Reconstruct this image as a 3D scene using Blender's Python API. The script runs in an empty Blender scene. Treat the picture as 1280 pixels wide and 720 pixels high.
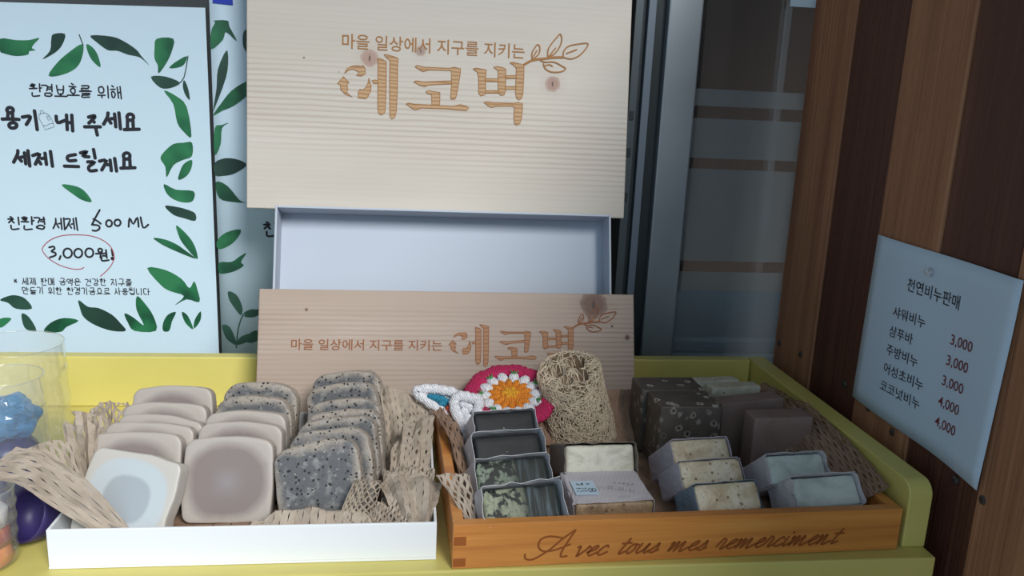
import bpy, bmesh, math, random
from mathutils import Vector, Matrix, noise
from math import sin, cos, pi, radians

S = bpy.context.scene
COL = S.collection
# ------------------------------------------------------------------ camera, world, sun, exposure
cam = bpy.data.cameras.new('camera'); cam.sensor_width = 36.0; cam.lens = 1020.0 / 1280.0 * 36.0
cam.clip_start = 0.01; cam.clip_end = 60
co = bpy.data.objects.new('camera', cam); COL.objects.link(co)
_r, _u, _b = (0.9920, -0.1185, 0.0441), (-0.0164, 0.2255, 0.9741), (-0.1254, -0.9670, 0.2218)
co.matrix_world = Matrix(((_r[0], _u[0], _b[0], 0), (_r[1], _u[1], _b[1], 0), (_r[2], _u[2], _b[2], 0.345), (0, 0, 0, 1)))
S.camera = co
W = bpy.data.worlds.new('world'); S.world = W; W.use_nodes = True
WORLD_COL, WORLD_STR = (0.64, 0.84, 1.0), 0.75
W.node_tree.nodes['Background'].inputs[0].default_value = (*WORLD_COL, 1)
W.node_tree.nodes['Background'].inputs[1].default_value = WORLD_STR
SUN_AZ, SUN_EL, SUN_STR, SUN_ANG, SUN_COL = 24, 36, 3.35, 22, (1.0, 0.99, 0.96)
sl = bpy.data.lights.new('sun', 'SUN'); sl.energy = SUN_STR; sl.angle = radians(SUN_ANG); sl.color = SUN_COL
so = bpy.data.objects.new('sun', sl); COL.objects.link(so)
_d = Vector((sin(radians(SUN_AZ)) * cos(radians(SUN_EL)), -cos(radians(SUN_AZ)) * cos(radians(SUN_EL)), sin(radians(SUN_EL))))
so.rotation_euler = _d.to_track_quat('Z', 'Y').to_euler()
vs = S.view_settings
S.display_settings.display_device = 'sRGB'
vs.view_transform = 'Standard'; vs.look = 'None'; vs.gamma = 1.0; vs.use_curve_mapping = False
vs.exposure = 0.0
S.cycles.max_bounces = 8; S.cycles.transparent_max_bounces = 16

# ------------------------------------------------------------------ small helpers
def lin(h):
    if isinstance(h, str):
        c = [int(h[i:i + 2], 16) / 255 for i in (0, 2, 4)]
        return tuple(x / 12.92 if x <= .04045 else ((x + .055) / 1.055) ** 2.4 for x in c)
    return h

class G:
    """node graph of one material"""
    def __init__(s, name):
        s.m = bpy.data.materials.new(name); s.m.use_nodes = True
        s.t = s.m.node_tree; s.N = s.t.nodes; s.b = s.N['Principled BSDF']; s.out = s.N['Material Output']
    def n(s, kind, **kw):
        x = s.N.new(kind)
        for k, v in kw.items(): setattr(x, k, v)
        return x
    def put(s, sock, v):
        if v is None: return
        if hasattr(v, 'is_output'): s.t.links.new(v, sock)
        elif isinstance(v, str): sock.default_value = (*lin(v), 1)
        elif isinstance(v, tuple) and sock.type == 'RGBA' and len(v) == 3: sock.default_value = (*v, 1)
        else: sock.default_value = v
    def obj(s): return s.n('ShaderNodeTexCoord').outputs['Object']
    def rnd(s): return s.n('ShaderNodeObjectInfo').outputs['Random']
    def mapping(s, vec, scale=(1, 1, 1), loc=(0, 0, 0), rot=(0, 0, 0)):
        x = s.n('ShaderNodeMapping'); s.put(x.inputs['Vector'], vec); x.inputs['Scale'].default_value = scale
        s.put(x.inputs['Location'], loc); x.inputs['Rotation'].default_value = rot
        return x.outputs[0]
    def noise(s, vec, scale, detail=3, rough=.5, dist=0.0):
        x = s.n('ShaderNodeTexNoise'); s.put(x.inputs['Vector'], vec); x.inputs['Scale'].default_value = scale
        x.inputs['Detail'].default_value = detail; x.inputs['Roughness'].default_value = rough; x.inputs['Distortion'].default_value = dist
        return x.outputs['Fac']
    def vor(s, vec, scale, feature='F1', rand=1.0, out='Distance'):
        x = s.n('ShaderNodeTexVoronoi', feature=feature); s.put(x.inputs['Vector'], vec); x.inputs['Scale'].default_value = scale
        x.inputs['Randomness'].default_value = rand
        return x.outputs[out]
    def wave(s, vec, scale, dist=2., detail=2., dscale=1., direction='Z'):
        x = s.n('ShaderNodeTexWave', wave_type='BANDS', bands_direction=direction); s.put(x.inputs['Vector'], vec)
        x.inputs['Scale'].default_value = scale; x.inputs['Distortion'].default_value = dist
        x.inputs['Detail'].default_value = detail; x.inputs['Detail Scale'].default_value = dscale
        return x.outputs['Fac']
    def ramp(s, fac, stops, interp='LINEAR'):
        x = s.n('ShaderNodeValToRGB'); s.put(x.inputs[0], fac); e = x.color_ramp.elements; x.color_ramp.interpolation = interp
        while len(e) < len(stops): e.new(0.5)
        for k, (p, c) in zip(e, stops):
            k.position = p; k.color = (*lin(c), 1) if not isinstance(c, (int, float)) else (c, c, c, 1)
        return x.outputs[0]
    def mix(s, fac, a, b, blend='MIX'):
        x = s.n('ShaderNodeMix', data_type='RGBA', blend_type=blend)
        s.put(x.inputs[0], fac); s.put(x.inputs[6], a); s.put(x.inputs[7], b)
        return x.outputs[2]
    def math(s, op, a, b=None, c=None, clamp=False):
        x = s.n('ShaderNodeMath', operation=op, use_clamp=clamp); s.put(x.inputs[0], a); s.put(x.inputs[1], b); s.put(x.inputs[2], c)
        return x.outputs[0]
    def sep(s, vec):
        x = s.n('ShaderNodeSeparateXYZ'); s.put(x.inputs[0], vec); return x.outputs
    def vadd(s, a, b):
        x = s.n('ShaderNodeVectorMath', operation='ADD'); s.put(x.inputs[0], a); s.put(x.inputs[1], b); return x.outputs[0]
    def dist(s, vec, p, sc=(1, 1, 1)):
        m = s.n('ShaderNodeVectorMath', operation='SUBTRACT'); s.put(m.inputs[0], vec); m.inputs[1].default_value = p
        k = s.n('ShaderNodeVectorMath', operation='MULTIPLY'); s.put(k.inputs[0], m.outputs[0]); k.inputs[1].default_value = sc
        l = s.n('ShaderNodeVectorMath', operation='LENGTH'); s.put(l.inputs[0], k.outputs[0]); return l.outputs['Value']
    def bump(s, h, strength=.3, dist=.001, normal=None):
        x = s.n('ShaderNodeBump'); s.put(x.inputs['Height'], h); x.inputs['Strength'].default_value = strength
        x.inputs['Distance'].default_value = dist; s.put(x.inputs['Normal'], normal)
        s.put(s.b.inputs['Normal'], x.outputs[0]); return x.outputs[0]
    def set(s, col=None, rough=None, **kw):
        s.put(s.b.inputs['Base Color'], col); s.put(s.b.inputs['Roughness'], rough)
        for k, v in kw.items(): s.put(s.b.inputs[k.replace('_', ' ')], v)
        return s.m

def plain(name, col, rough=.5, **kw):
    return G(name).set(col, rough, **kw)

class MB:
    """collects geometry that becomes ONE mesh object"""
    def __init__(s): s.v = []; s.f = []; s.mi = []; s.M = Matrix()
    def add(s, vs, fs, mi=0):
        o = len(s.v); s.v += [tuple(s.M @ Vector(p)) for p in vs]
        s.f += [tuple(i + o for i in f) for f in fs]; s.mi += [mi] * len(fs); return s
    def box(s, a, b, mi=0):
        x0, y0, z0 = a; x1, y1, z1 = b
        return s.add([(x0, y0, z0), (x1, y0, z0), (x1, y1, z0), (x0, y1, z0), (x0, y0, z1), (x1, y0, z1), (x1, y1, z1), (x0, y1, z1)],
                     [(0, 3, 2, 1), (4, 5, 6, 7), (0, 1, 5, 4), (1, 2, 6, 5), (2, 3, 7, 6), (3, 0, 4, 7)], mi)
    def prism(s, pts, t0, t1, fn, mi=0):
        """outline pts (2D) swept between depths t0 and t1; fn(a, b, t) gives the 3D point"""
        n = len(pts); ar = sum(pts[i][0] * pts[(i + 1) % n][1] - pts[(i + 1) % n][0] * pts[i][1] for i in range(n))
        if ar < 0: pts = pts[::-1]
        vs = [fn(a, b, t0) for a, b in pts] + [fn(a, b, t1) for a, b in pts]
        return s.add(vs, [tuple(range(n))[::-1], tuple(range(n, 2 * n))] + [(i, (i + 1) % n, (i + 1) % n + n, i + n) for i in range(n)], mi)
    def tube(s, path, r, k=8, closed=False, mi=0, cap=True, flat=None):
        P = [Vector(p) for p in path]; n = len(P); rr = r if isinstance(r, (list, tuple)) else [r] * n
        vs = []; up = Vector((0, 0, 1)); prev = None
        for i, p in enumerate(P):
            a = P[(i - 1) % n] if (closed or i > 0) else p; b = P[(i + 1) % n] if (closed or i < n - 1) else p
            t = (b - a); t = t.normalized() if t.length > 1e-9 else Vector((0, 1, 0))
            if prev is None: prev = t.orthogonal().normalized() if abs(t.z) > .95 else t.cross(up).normalized()
            x = (prev - t * prev.dot(t)); x = x.normalized() if x.length > 1e-6 else t.orthogonal().normalized(); y = t.cross(x); prev = x
            for j in range(k):
                an = 2 * pi * j / k; vs.append(p + x * (cos(an) * rr[i]) + y * (sin(an) * rr[i] * (flat or 1)))
        fs = []
        for i in range(n if closed else n - 1):
            for j in range(k):
                a = i * k + j; b = i * k + (j + 1) % k; c = ((i + 1) % n) * k + (j + 1) % k; d = ((i + 1) % n) * k + j; fs.append((a, b, c, d))
        if cap and not closed: fs += [tuple(range(k))[::-1], tuple(range((n - 1) * k, n * k))]
        return s.add(vs, fs, mi)
    def lathe(s, prof, k=48, mi=0, closed=False):
        """prof: (r, z) list"""
        n = len(prof); vs = [(r * cos(2 * pi * j / k), r * sin(2 * pi * j / k), z) for r, z in prof for j in range(k)]
        return s.add(vs, [(i * k + j, i * k + (j + 1) % k, ((i + 1) % n) * k + (j + 1) % k, ((i + 1) % n) * k + j) for i in range(n if closed else n - 1) for j in range(k)], mi)
    def ball(s, c, r, sc=(1, 1, 1), nu=10, nv=6, mi=0, rot=None):
        R = rot or Matrix.Identity(3); vs = []; fs = []
        for i in range(1, nv):
            th = pi * i / nv
            for j in range(nu):
                ph = 2 * pi * j / nu
                vs.append(Vector(c) + R @ Vector((r * sc[0] * sin(th) * cos(ph), r * sc[1] * sin(th) * sin(ph), r * sc[2] * cos(th))))
        vs += [Vector(c) + R @ Vector((0, 0, r * sc[2])), Vector(c) - R @ Vector((0, 0, r * sc[2]))]; T = len(vs) - 2
        for i in range(nv - 2):
            for j in range(nu): fs.append((i * nu + j, (i + 1) * nu + j, (i + 1) * nu + (j + 1) % nu, i * nu + (j + 1) % nu))
        for j in range(nu): fs += [(T, j, (j + 1) % nu), (T + 1, (nv - 2) * nu + (j + 1) % nu, (nv - 2) * nu + j)]
        return s.add(vs, fs, mi)
    def build(s, name, mats, parent=None, smooth=False, bevel=0, seg=2, solid=0):
        me = bpy.data.meshes.new(name); me.from_pydata(s.v, [], s.f)
        for m in (mats if isinstance(mats, (list, tuple)) else [mats]): me.materials.append(m)
        me.polygons.foreach_set('material_index', s.mi)
        if smooth: me.polygons.foreach_set('use_smooth', [True] * len(me.polygons))
        me.update(); o = bpy.data.objects.new(name, me); COL.objects.link(o)
        if parent: o.parent = parent
        if solid:
            q = o.modifiers.new('solidify', 'SOLIDIFY'); q.thickness = solid; q.offset = 0
        if bevel:
            q = o.modifiers.new('bevel', 'BEVEL'); q.width = bevel; q.segments = seg; q.limit_method = 'ANGLE'; q.angle_limit = radians(40)
            q.harden_normals = False
        return o

def tag(o, label=None, cat=None, group=None, kind=None):
    for k, v in (('label', label), ('category', cat), ('group', group), ('kind', kind)):
        if v: o[k] = v
    return o

def place(o, loc, R=None):
    o.location = loc
    if R is not None: o.rotation_euler = R.to_euler()
    return o

def thing(name, label, cat, loc=(0, 0, 0), R=None, group=None):
    o = bpy.data.objects.new(name, None); COL.objects.link(o); o.empty_display_size = .02
    place(o, loc, R); return tag(o, label, cat, group)

def RX(a): return Matrix.Rotation(radians(a), 3, 'X')
def RY(a): return Matrix.Rotation(radians(a), 3, 'Y')
def RZ(a): return Matrix.Rotation(radians(a), 3, 'Z')

def smoothline(p, n=4, closed=False):
    """Catmull-Rom through the points of any dimension"""
    p = [Vector(q) for q in p]; N = len(p); out = []
    for i in range(N if closed else N - 1):
        if closed: a, b, c, d = p[(i - 1) % N], p[i], p[(i + 1) % N], p[(i + 2) % N]
        else: a, b, c, d = p[max(i - 1, 0)], p[i], p[i + 1], p[min(i + 2, N - 1)]
        for k in range(n):
            t = k / n
            out.append(.5 * ((2 * b) + (c - a) * t + (2 * a - 5 * b + 4 * c - d) * t * t + (3 * b - a - 3 * c + d) * t ** 3))
    if not closed: out.append(p[-1])
    return out

def pairs(l): return list(zip(l[::2], l[1::2]))

def ribbon(mb, pts, w, fn, t=0.0, mi=0, smooth=3):
    """a drawn stroke of width w, round ended, lying at depth t of the surface fn(a, b, t)"""
    P = [Vector((a, b)) for a, b in pts]
    if smooth > 1 and len(P) > 2: P = [Vector(q) for q in smoothline(P, smooth)]
    L = []; R = []
    for i, p in enumerate(P):
        d = P[min(i + 1, len(P) - 1)] - P[max(i - 1, 0)]
        d = d.normalized() if d.length > 1e-9 else Vector((1, 0)); nn = Vector((-d.y, d.x)) * (w / 2)
        L.append(p + nn); R.append(p - nn)
    d0 = (P[0] - P[1]).normalized() * w / 2; d1 = (P[-1] - P[-2]).normalized() * w / 2
    n0 = Vector((-d0.y, d0.x)); n1 = Vector((-d1.y, d1.x))
    vs = []; fs = []
    for l, r in zip(L, R): vs += [fn(l.x, l.y, t), fn(r.x, r.y, t)]
    for i in range(len(P) - 1): fs.append((2 * i, 2 * i + 1, 2 * i + 3, 2 * i + 2))
    for c, dd, nn in ((P[0], d0, n0), (P[-1], d1, n1)):
        o = len(vs); m = 8
        for k in range(m + 1):
            a = pi * k / m - pi / 2; q = c + dd * cos(a) + nn * sin(a); vs.append(fn(q.x, q.y, t + 1e-6))
        fs.append(tuple(range(o, o + m + 1)))
    mb.add(vs, fs, mi)

# ---- hand-drawn Korean: each syllable is split into its letters, each letter into pen strokes
def _circ(x0, y0, x1, y1, n=10):
    return [((x0 + x1) / 2 + (x1 - x0) / 2 * sin(2 * pi * k / n + .3), (y0 + y1) / 2 + (y1 - y0) / 2 * cos(2 * pi * k / n + .3)) for k in range(n + 1)]
CONS = {'ㄱ': [[(0, 1), (1, 1), (.8, 0)]], 'ㄴ': [[(0, 1), (.05, 0), (1, .1)]], 'ㄷ': [[(1, 1), (0, 1), (.05, 0), (1, 0)]],
        'ㄹ': [[(0, 1), (1, 1), (.9, .55), (0, .5), (.05, 0), (1, 0)]], 'ㅁ': [[(0, 1), (1, 1), (.95, 0), (.05, 0), (0, 1)]],
        'ㅂ': [[(0, 1), (.1, 0), (.9, 0), (1, 1)], [(.05, .5), (.95, .5)]], 'ㅅ': [[(.5, 1), (.45, .55), (0, 0)], [(.45, .6), (1, .05)]],
        'ㅇ': [_circ(0, 0, 1, 1)], 'ㅈ': [[(0, .95), (.9, 1), (.5, .45), (0, 0)], [(.5, .5), (1, .02)]],
        'ㅊ': [[(.35, 1.25), (.6, 1.15)], [(0, .85), (.9, .9), (.5, .45), (0, 0)], [(.5, .5), (1, .02)]],
        'ㅋ': [[(0, 1), (1, 1), (.8, 0)], [(0, .5), (.9, .52)]], 'ㅌ': [[(1, 1), (0, 1), (.05, 0), (1, 0)], [(0, .5), (.9, .5)]],
        'ㅍ': [[(0, 1), (1, 1)], [(.3, 1), (.3, 0)], [(.7, 1), (.7, 0)], [(0, 0), (1, 0)]],
        'ㅎ': [[(.35, 1.2), (.65, 1.1)], [(0, .8), (1, .83)], _circ(.15, -.05, .85, .6)]}
CHO = 'ㄱㄲㄴㄷㄸㄹㅁㅂㅃㅅㅆㅇㅈㅉㅊㅋㅌㅍㅎ'; JUNG = 'ㅏㅐㅑㅒㅓㅔㅕㅖㅗㅘㅙㅚㅛㅜㅝㅞㅟㅠㅡㅢㅣ'
JONG = ' ㄱㄲㄳㄴㄵㄶㄷㄹㄺㄻㄼㄽㄾㄿㅀㅁㅂㅄㅅㅆㅇㅈㅊㅋㅌㅍㅎ'
VERT = {'ㅏ': 0, 'ㅐ': 0, 'ㅓ': 0, 'ㅔ': 0, 'ㅕ': 0, 'ㅣ': 0, 'ㅑ': 0}
def syllable(ch):
    k = ord(ch) - 0xAC00; c, j, f = CHO[k // 588], JUNG[(k % 588) // 28], JONG[k % 28]
    hasf = f != ' '; st = []; y0 = .40 if hasf else .0
    def fit(s, x0, yy0, x1, yy1): st.extend([[(x0 + (x1 - x0) * a, yy0 + (yy1 - yy0) * b) for a, b in q] for q in CONS.get(s, [])])
    def v(x, a, b): st.append([(x, b), (x + .02, a)])
    def h(x0, x1, y): st.append([(x0, y), (x1, y + .02)])
    ym = (y0 + 1) / 2
    if j in 'ㅏㅐㅑㅓㅔㅕㅣ':
        fit(c, .02, y0 + .12, .46, .92)
        if j == 'ㅏ': v(.72, y0, 1); h(.72, .95, ym)
        if j == 'ㅑ': v(.72, y0, 1); h(.72, .95, ym + .1); h(.72, .95, ym - .1)
        if j == 'ㅐ': v(.64, y0 + .05, .95); h(.64, .86, ym); v(.88, y0, 1)
        if j == 'ㅓ': v(.85, y0, 1); h(.58, .85, ym)
        if j == 'ㅕ': v(.85, y0, 1); h(.55, .85, ym + .1); h(.55, .85, ym - .1)
        if j == 'ㅔ': v(.68, y0 + .05, .95); h(.48, .68, ym); v(.9, y0, 1)
        if j == 'ㅣ': v(.8, y0, 1)
    elif j in 'ㅗㅛㅜㅠㅡ':
        up_ = j in 'ㅜㅠ'
        yb = y0 + (.22 if up_ else .1) if not hasf else y0 + (.16 if up_ else .08)
        fit(c, .22, yb + (.08 if (up_ or j == 'ㅡ') else .2), .78, .95)
        h(0, 1, yb)
        if j == 'ㅗ': v(.5, yb, yb + .18)
        if j == 'ㅛ': v(.36, yb, yb + .18); v(.64, yb, yb + .18)
        if j == 'ㅜ': v(.5, yb - (.24 if not hasf else .12), yb)
        if j == 'ㅠ': v(.36, yb - .14, yb); v(.64, yb - .14, yb)
    else:
        fit(c, .08, y0 + .38, .5, .95); yb = y0 + .22
        if j in 'ㅘㅚ': v(.3, yb, yb + .13); h(0, .6, yb)
        if j in 'ㅝㅟ': h(0, .6, yb); v(.3, yb - .2, yb)
        if j == 'ㅢ': h(0, .6, yb)
        if j == 'ㅝ': h(.6, .86, yb - .08)
        v(.86, y0, 1)
        if j == 'ㅘ': h(.86, 1.05, ym)
    if hasf: fit(f, .2, 0, .82, .3)
    return st

def write(mb, text, x0, y0, size, adv, w, fn, slope=0., seed=1, jit=.03, mi=0, asp=.95):
    """pen-written line: x0,y0 lower left in surface units"""
    rr = random.Random(seed); x = x0; n = 0
    for ch in text:
        if ch == ' ': x += adv * .5; continue
        if ch == '*': ss = [[(.1, .5), (.6, .5)], [(.2, .75), (.5, .25)], [(.5, .75), (.2, .25)]]
        else: ss = syllable(ch)
        dy = rr.uniform(-.04, .04) * size
        for q in ss:
            pts = [(x + (a + rr.uniform(-jit, jit)) * size * asp, y0 + dy + slope * (x - x0) + (b + rr.uniform(-jit, jit)) * size) for a, b in q]
            ribbon(mb, pts, w, fn, 1e-5 * (n % 12), mi); n += 1
        x += adv * (.7 if ch == '*' else 1)

def text_mesh(body, width=None, height=None, offset=0.0, shear=0.0, res=3):
    """printed text as flat outline mesh data: (verts 2D, faces), origin at its lower left, scaled to the given width / height"""
    c = bpy.data.curves.new('lettering', 'FONT'); c.body = body; c.offset = offset; c.shear = shear; c.resolution_u = res
    o = bpy.data.objects.new('lettering', c); COL.objects.link(o)
    dg = bpy.context.evaluated_depsgraph_get(); dg.update()
    m = bpy.data.meshes.new_from_object(o.evaluated_get(dg))
    vs = [(v.co.x, v.co.y) for v in m.vertices]; fs = [tuple(p.vertices) for p in m.polygons]
    bpy.data.objects.remove(o); bpy.data.curves.remove(c); bpy.data.meshes.remove(m)
    x0 = min(v[0] for v in vs); x1 = max(v[0] for v in vs); y0 = min(v[1] for v in vs); y1 = max(v[1] for v in vs)
    sx = width / (x1 - x0) if width else None; sy = height / (y1 - y0) if height else sx
    sx = sx or sy
    return [((a - x0) * sx, (b - y0) * sy) for a, b in vs], fs
def put_text(mb, body, x, y, fn, t=0.0, mi=0, slope=0.0, **kw):
    vs, fs = text_mesh(body, **kw)
    mb.add([fn(x + a, y + b + slope * a, t) for a, b in vs], fs, mi)

# traced outlines, in millimetres on their own sheet or board
LOGO=[[-74.1,371.9,-71.7,376.6,-67.0,379.5,-61.1,380.5,-56.6,380.0,-54.4,381.3,-52.1,378.1,-51.7,372.2,-55.9,369.4,-61.5,369.7,-58.8,373.2,-61.1,375.1,-65.3,376.6,-69.5,375.5],[-81.7,360.2,-75.7,368.0,-68.9,361.5,-71.6,360.2,-70.5,354.3,-71.8,350.9,-65.3,346.1,-73.5,349.1,-78.3,354.0,-78.7,359.0],[-47.9,367.3,-45.3,359.7,-45.5,353.8,-48.9,346.8,-51.4,345.0,-59.1,345.5,-59.1,352.3,-57.5,354.9,-54.1,354.2,-50.2,358.7,-48.2,363.9],[-44.0,364.9,-41.4,365.9,-37.7,365.7,-37.6,362.3,-42.2,361.8],[-38.7,389.4,-34.9,389.1,-28.9,386.8,-28.7,356.3,-29.1,339.2,-29.8,330.6,-33.2,327.9,-36.2,329.0,-37.6,335.4,-37.9,383.0],[-31.2,394.0,-28.2,394.0,-19.6,392.0,-15.8,390.5,-16.4,384.1,-16.3,356.8,-17.0,332.9,-18.6,325.9,-21.7,323.8,-24.1,326.6,-24.9,359.8,-25.0,387.9,-29.0,391.1],[2.9,382.5,4.6,384.1,13.2,382.5,41.0,382.6,46.2,384.1,53.7,382.7,53.3,377.2,50.3,356.5,48.7,349.5,45.2,348.3,43.1,349.6,43.9,366.5,43.1,380.2,18.5,379.8,11.6,377.6,8.1,379.3],[1.8,365.9,4.0,367.0,13.5,366.4,43.4,369.0,43.4,365.6,18.8,363.3,14.5,361.3,8.4,362.3],[15.5,355.7,18.0,357.1,24.1,356.3,31.1,355.6,31.0,341.5,22.3,341.4,21.8,352.6,17.2,353.6],[-6.3,341.1,-4.2,342.3,3.6,341.3,27.9,341.0,45.3,340.7,54.1,343.2,61.1,341.8,64.0,339.5,61.2,336.9,36.7,337.8,10.6,337.5,3.7,335.0,-1.5,337.8],[67.7,383.1,70.3,384.4,77.4,383.6,82.7,382.8,82.0,373.5,82.4,359.7,81.6,355.3,77.2,353.9,74.5,356.7,74.1,373.1,72.7,379.9],[91.0,386.3,94.0,387.3,101.1,386.5,104.7,384.9,105.0,360.7,103.7,356.3,100.2,355.3,96.9,357.7,95.9,382.8],[81.7,373.4,96.5,373.8,96.6,370.4,81.7,370.0],[82.0,360.0,97.4,360.7,97.4,357.8,82.1,357.1],[104.2,377.5,117.3,378.6,117.4,375.1,104.3,374.2],[104.5,365.5,117.1,366.1,117.2,363.0,104.6,362.4],[109.3,392.0,111.9,392.9,118.7,391.8,125.3,390.8,125.4,375.5,125.0,358.1,123.4,352.8,120.2,351.3,117.6,353.5,116.4,359.5,116.7,386.4,113.4,389.7],[80.9,346.6,83.5,347.9,91.5,346.9,114.6,347.2,119.9,348.5,124.9,347.3,124.8,339.0,124.0,330.2,122.4,324.9,119.2,322.7,116.1,324.6,115.4,331.6,115.6,342.9,112.9,344.0,95.1,343.3,89.9,341.5,85.4,343.3]]
TWIG=[[125.3,390.8,132.8,395.3,139.9,397.4,150.6,399.0,161.3,400.7,170.3,401.2],[134.5,397.6,134.0,403.7,136.9,409.8,140.3,414.0,142.7,411.0,142.4,404.9,138.9,400.1,134.5,397.6],[136.2,401.2,139.6,407.1],[152.3,400.8,152.4,408.9,157.2,417.0,162.4,423.3,165.8,426.9,167.8,421.0,165.4,412.2,159.4,404.1,152.3,400.8],[154.1,402.1,161.0,411.1],[170.3,401.2,170.1,407.2,175.3,413.6,186.0,416.7,198.2,418.1,195.2,411.1,188.2,403.8,179.3,399.9,170.3,401.2],[173.7,405.7,185.3,410.6],[144.4,395.9,150.7,394.8,159.7,395.4,168.8,391.5,173.4,388.3,167.2,384.8,156.4,384.3,149.5,388.0,147.5,393.1],[149.9,391.0,154.4,392.2,158.0,390.7]]
LEAVES1=[[-463.9,389.5,-447.0,388.9,-432.7,389.7,-421.7,392.6,-427.9,385.6,-430.6,381.0,-426.5,378.9,-433.7,377.4,-435.5,373.5,-448.5,371.4,-461.0,373.6,-465.1,376.4],[-406.4,397.5,-393.8,398.4,-397.2,387.2,-405.0,378.0,-420.1,369.2,-411.3,379.1,-409.2,390.9],[-375.5,388.3,-377.1,373.5,-384.6,361.2,-399.7,353.1,-415.1,351.1,-404.5,366.2,-390.6,378.7],[-371.1,388.5,-364.2,384.5,-359.5,375.8,-357.7,363.4,-366.5,371.0,-370.8,381.2],[-366.1,398.2,-343.0,398.2,-330.1,393.6,-317.4,385.4,-311.9,378.2,-303.6,368.2,-313.5,376.6,-326.6,379.0,-338.1,382.8,-348.3,382.9,-359.4,390.6],[-293.8,398.4,-275.4,399.4,-277.5,385.9,-284.1,372.1,-293.6,359.6,-294.1,368.6,-297.3,376.0,-296.7,387.9],[-261.4,380.7,-264.2,371.6,-271.5,367.3,-281.4,366.2,-275.2,372.6],[-302.5,355.3,-286.4,356.4,-270.2,350.1,-281.0,343.6,-292.9,343.6],[-265.5,353.4,-261.4,344.5,-259.9,330.8,-264.8,336.7,-267.1,345.7],[-288.6,340.2,-275.4,334.7,-263.8,322.9,-259.8,288.3,-268.1,293.3,-275.3,303.9,-278.8,325.3],[-259.5,281.1,-260.2,265.3,-271.1,260.2,-282.1,253.5,-290.4,238.9,-291.4,251.6,-296.4,260.9,-292.1,268.9,-281.0,278.7,-268.7,280.8],[-260.4,260.6,-261.4,251.0,-267.3,241.3,-277.4,236.5,-273.1,250.6,-268.2,257.1],[-410.2,226.1,-396.8,225.6,-385.5,220.2,-377.4,207.1,-388.1,208.7,-397.6,215.1],[-293.9,230.8,-280.4,224.5,-260.0,223.2,-261.4,211.5,-271.8,209.3,-283.7,212.8,-291.6,220.3],[-294.2,204.4,-281.3,203.8,-269.0,200.9,-259.3,196.3,-259.6,187.2,-272.6,190.1,-284.8,194.0],[-309.5,164.9,-295.6,163.2,-283.4,157.9,-274.3,151.5,-260.6,140.1,-277.6,146.4,-293.0,153.4,-302.1,158.5],[-282.3,181.0,-273.3,173.7,-265.0,163.3,-260.1,151.8,-259.0,139.5,-271.1,153.2,-278.4,164.7],[-318.6,127.3,-297.4,125.3,-279.0,114.6,-270.0,102.9,-264.0,111.5,-260.5,101.4,-258.6,85.3,-273.8,88.5,-288.5,80.5,-276.8,92.6,-292.4,98.5,-303.1,105.7],[-491.0,84.3,-481.5,89.4,-472.3,90.5,-462.0,86.4,-455.4,74.1,-473.7,73.8,-482.2,81.1],[-493.1,60.8,-480.2,61.7,-486.1,54.2,-494.0,49.7],[-467.5,67.9,-459.4,62.9,-452.5,46.1,-463.7,47.6,-467.6,56.1],[-444.0,44.8,-435.4,56.4,-419.5,62.7,-402.7,59.5,-417.2,51.5,-424.5,45.0],[-400.9,85.6,-390.6,77.3,-378.3,75.8,-363.2,67.5,-354.4,57.4,-348.1,47.1,-364.5,47.0,-382.9,53.6,-396.2,63.7,-400.0,75.5],[-348.4,69.4,-338.3,64.4,-326.2,54.3,-334.0,74.7,-332.4,91.7,-323.2,81.7,-314.5,66.4,-312.3,47.5,-337.7,47.2,-345.0,57.5],[-303.7,47.6,-303.2,58.0,-297.0,68.4,-287.3,71.9,-292.6,59.8,-296.4,47.7],[-280.3,72.0,-273.1,66.9,-267.4,49.7,-276.7,58.3],[-266.4,50.7,-265.3,61.9,-257.8,73.3,-258.3,61.9]]
LEAVES2=[[-231.9,409.1,-227.1,419.8,-228.5,421.8,-213.5,422.6,-211.6,416.2,-203.7,400.2,-215.4,410.0,-219.3,400.9,-232.6,389.7],[-216.1,389.0,-214.0,380.1,-217.1,358.7,-230.4,324.4,-232.6,321.2,-228.1,346.0,-225.9,367.4],[-232.9,314.3,-224.2,327.7,-211.5,343.7,-194.3,355.2,-188.2,355.5,-191.6,341.5,-208.9,326.8,-222.9,320.0],[-231.9,299.4,-223.5,303.5,-215.7,306.3,-223.6,299.8,-225.8,280.8,-233.0,267.9],[-233.3,258.4,-220.1,264.6,-204.6,262.6,-197.0,256.5,-211.3,246.3,-223.9,243.4,-233.2,244.0],[-196.8,408.0,-192.7,414.2,-185.3,411.6,-187.4,386.0,-196.3,393.1],[-232.6,235.7,-219.6,231.3,-206.0,214.2,-198.5,211.5,-213.6,212.0,-229.5,216.4],[-205.3,68.8,-188.5,77.4,-180.7,75.4,-192.7,66.9],[-205.2,39.5,-193.1,49.1,-183.4,47.1,-189.5,36.4,-199.5,33.2],[-233.5,164.1,-223.0,174.3,-205.5,178.0,-212.2,164.6,-223.6,156.0,-233.2,154.1],[-232.2,136.7,-217.8,137.7,-208.0,144.6,-199.9,148.8,-206.6,137.9,-203.6,132.9,-215.0,125.9,-226.3,123.0,-232.6,123.9],[-222.8,100.3,-212.7,95.3,-206.7,79.9,-208.6,69.5,-216.4,79.8,-221.9,90.0],[-205.3,71.3,-198.6,76.5,-190.5,76.7,-197.1,71.4],[-231.0,57.0,-222.0,53.7,-214.6,30.9,-225.8,37.9,-230.3,48.3],[-214.6,30.9,-209.4,41.5,-191.2,47.0,-188.1,40.0,-201.4,34.6]]
STEMS1=[[-378.5,398.4,-375.0,386.8],[-259.9,380.8,-265.4,356.4,-273.3,347.6]]
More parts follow.
